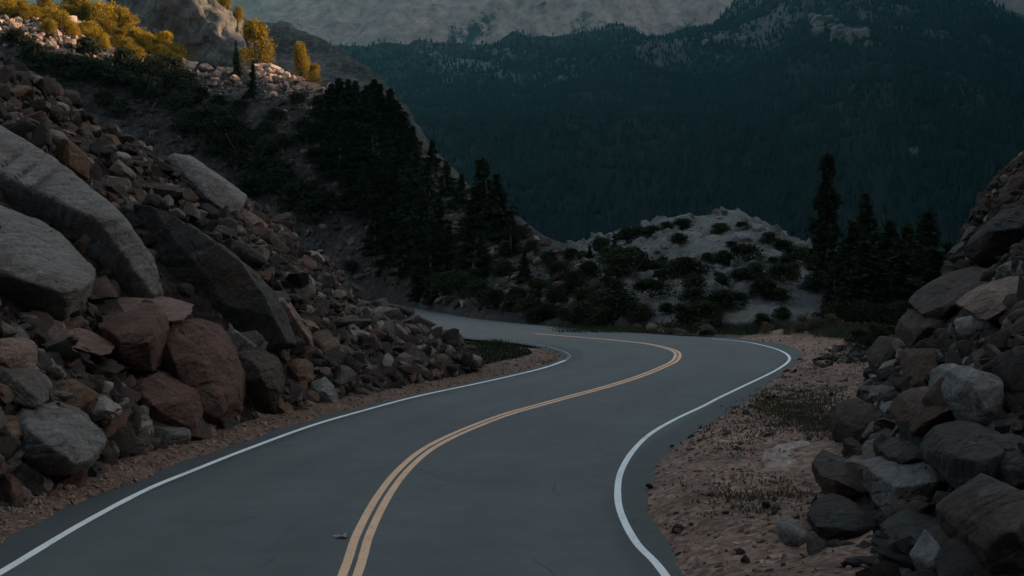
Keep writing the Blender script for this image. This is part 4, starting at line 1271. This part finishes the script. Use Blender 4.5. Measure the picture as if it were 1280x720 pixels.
grass('dry_grass', sh, 14, .06, M_DRYG, .12)
grass('grass', far, 9, .3, M_GRASS, .3)

# far-off wood on the mountain
def wood():
    rg = np.random.default_rng(77)
    a, b = GA.shape[:2]
    n = 52000
    r = rg.integers(0, int(a * .93), n)
    c = rg.integers(60, b - 60, n)
    P = GA[r, c] + rg.normal(0, 3, (n, 3)) * (1, 1, 0)
    dens = fbm(P / 110, 4, 9)
    crest = np.clip((r / a - .78) / .14, 0, 1) * np.clip((300 - c) / 60, 0, 1)
    P = P[(dens > -.62 + .3 * (P[:, 2] / 450)) & (rg.random(n) > .85 * crest)]
    n = len(P)
    H = rg.uniform(3.5, 6.5, n)
    W = H * rg.uniform(.16, .26, n)
    an = np.arange(5) / 5 * 2 * np.pi
    rings = []
    for zf, wf in ((0.0, .7), (.25, 1.0)):
        rings.append(P[:, None] + np.stack([np.cos(an)[None] * W[:, None] * wf, np.sin(an)[None] * W[:, None] * wf, np.broadcast_to(H[:, None] * zf, (n, 5))], -1))
    V = np.concatenate([np.concatenate(rings, 1), (P + np.c_[np.zeros((n, 2)), H])[:, None]], 1)   # n,11,3
    base = np.arange(n)[:, None] * 11
    F = []
    for k in range(5):
        k2 = (k + 1) % 5
        F.append(np.concatenate([base + k, base + k2, base + 5 + k2], 1))
        F.append(np.concatenate([base + k, base + 5 + k2, base + 5 + k], 1))
        F.append(np.concatenate([base + 5 + k, base + 5 + k2, base + 10], 1))
    link('distant_forest', mesh_np('distant_forest', V.reshape(-1, 3), np.concatenate(F), M_FAR), kind='stuff')
wood()

# ------------------------------------------------------------------ pale dropped leaf beside the yellow line
h = at(428, 672, 15.2)
bm = bmesh.new()
rg = random.Random(4)
c0 = bm.verts.new((0, 0, .02))
ring = []
for i in range(14):
    a = i / 14 * 2 * math.pi
    r = .075 * (1.0 + .45 * math.cos(5 * a)) * (.8 + .4 * rg.random())
    ring.append(bm.verts.new((math.cos(a) * r * 1.15, math.sin(a) * r, .008 + .03 * rg.random())))
for i in range(14):
    bm.faces.new((c0, ring[i], ring[(i + 1) % 14]))
bmesh.ops.solidify(bm, geom=bm.faces[:], thickness=.003)
lm, lnt, lb = new_mat('dry_leaf')
lg = N(lnt, 'ShaderNodeNewGeometry').outputs['Position']
lnt.links.new(mix(lnt, noise(lnt, lg, 40, 4), (0.36, 0.31, 0.29), (0.55, 0.50, 0.48)), lb.inputs['Base Color'])
me = bpy.data.meshes.new('dry_leaf')
bm.to_mesh(me); bm.free()
me.materials.append(lm)
lo = link('dry_leaf', me, label='pale crumpled leaf lying on the asphalt beside the yellow line', category='leaf')
gp = Vector((at(428, 672, 10) - CAM)); t = -HC / gp.z
lo.location = (CAM + gp * t) + Vector((0, 0, .006))

# ------------------------------------------------------------------ haze
HZ = bpy.data.materials.new('haze')
HZ.use_nodes = True
nt = HZ.node_tree
nt.nodes.clear()
out = nt.nodes.new('ShaderNodeOutputMaterial')
pv = nt.nodes.new('ShaderNodeVolumePrincipled')
pv.inputs['Color'].default_value = (0.20, 0.78, 0.90, 1)
pv.inputs['Density'].default_value = 0.00007
nt.links.new(pv.outputs[0], out.inputs['Volume'])
x0, x1, y0, y1, z0, z1 = -3600, 4200, -500, 3600, -4, 720
HV = [(x, y, z) for x in (x0, x1) for y in (y0, y1) for z in (z0, z1)]
HF = [(0, 1, 3, 2), (4, 6, 7, 5), (0, 4, 5, 1), (2, 3, 7, 6), (0, 2, 6, 4), (1, 5, 7, 3)]
me = bpy.data.meshes.new('haze')
me.from_pydata(HV, [], HF)
me.materials.append(HZ)
USE_HAZE = True
if USE_HAZE:
    link('haze', me, kind='stuff')

# ------------------------------------------------------------------ labels: what each look-alike stands beside
ORD = ['', 'second ', 'third ', 'fourth ', 'fifth ', 'sixth ', 'seventh ', 'eighth ', 'ninth ', 'tenth ', 'eleventh ', 'twelfth ', 'thirteenth ', 'fourteenth ', 'fifteenth ', 'sixteenth ', 'seventeenth ', 'eighteenth ', 'nineteenth ', 'twentieth '] + [f'twenty-{q} ' for q in ('first', 'second', 'third', 'fourth', 'fifth', 'sixth', 'seventh', 'eighth', 'ninth')] + [f'thirty-{q} ' for q in ('first', 'second', 'third', 'fourth', 'fifth', 'sixth', 'seventh', 'eighth', 'ninth')]
def autolabel(items):
    sets = {}
    for o, px, py, adj, group, zone in items:
        side = 'v' if zone == 'v' else ('left_hillside' if 'left' in group else 'right_bank')
        land = [l for l in LAND if l[3] == side] or LAND
        l = min(land, key=lambda q: (q[0] - px) ** 2 + (q[1] - py) ** 2)
        dx, dy = px - l[0], py - l[1]
        if abs(dy) > abs(dx):
            rel = 'above' if dy < 0 else 'below'
        else:
            rel = 'right of' if dx > 0 else 'left of'
        sets.setdefault((adj, rel, l[2]), []).append((dx * dx + dy * dy, o))
    for (adj, rel, nm), lst in sets.items():
        lst.sort(key=lambda q: q[0])
        for i, (_, o) in enumerate(lst):
            if len(lst) == 1:
                o['label'] = f'{adj} {rel} {nm}'
            else:
                o['label'] = f'{ORD[i] if i < len(ORD) else "farther "}closest {adj} {rel} {nm}'
autolabel(items)
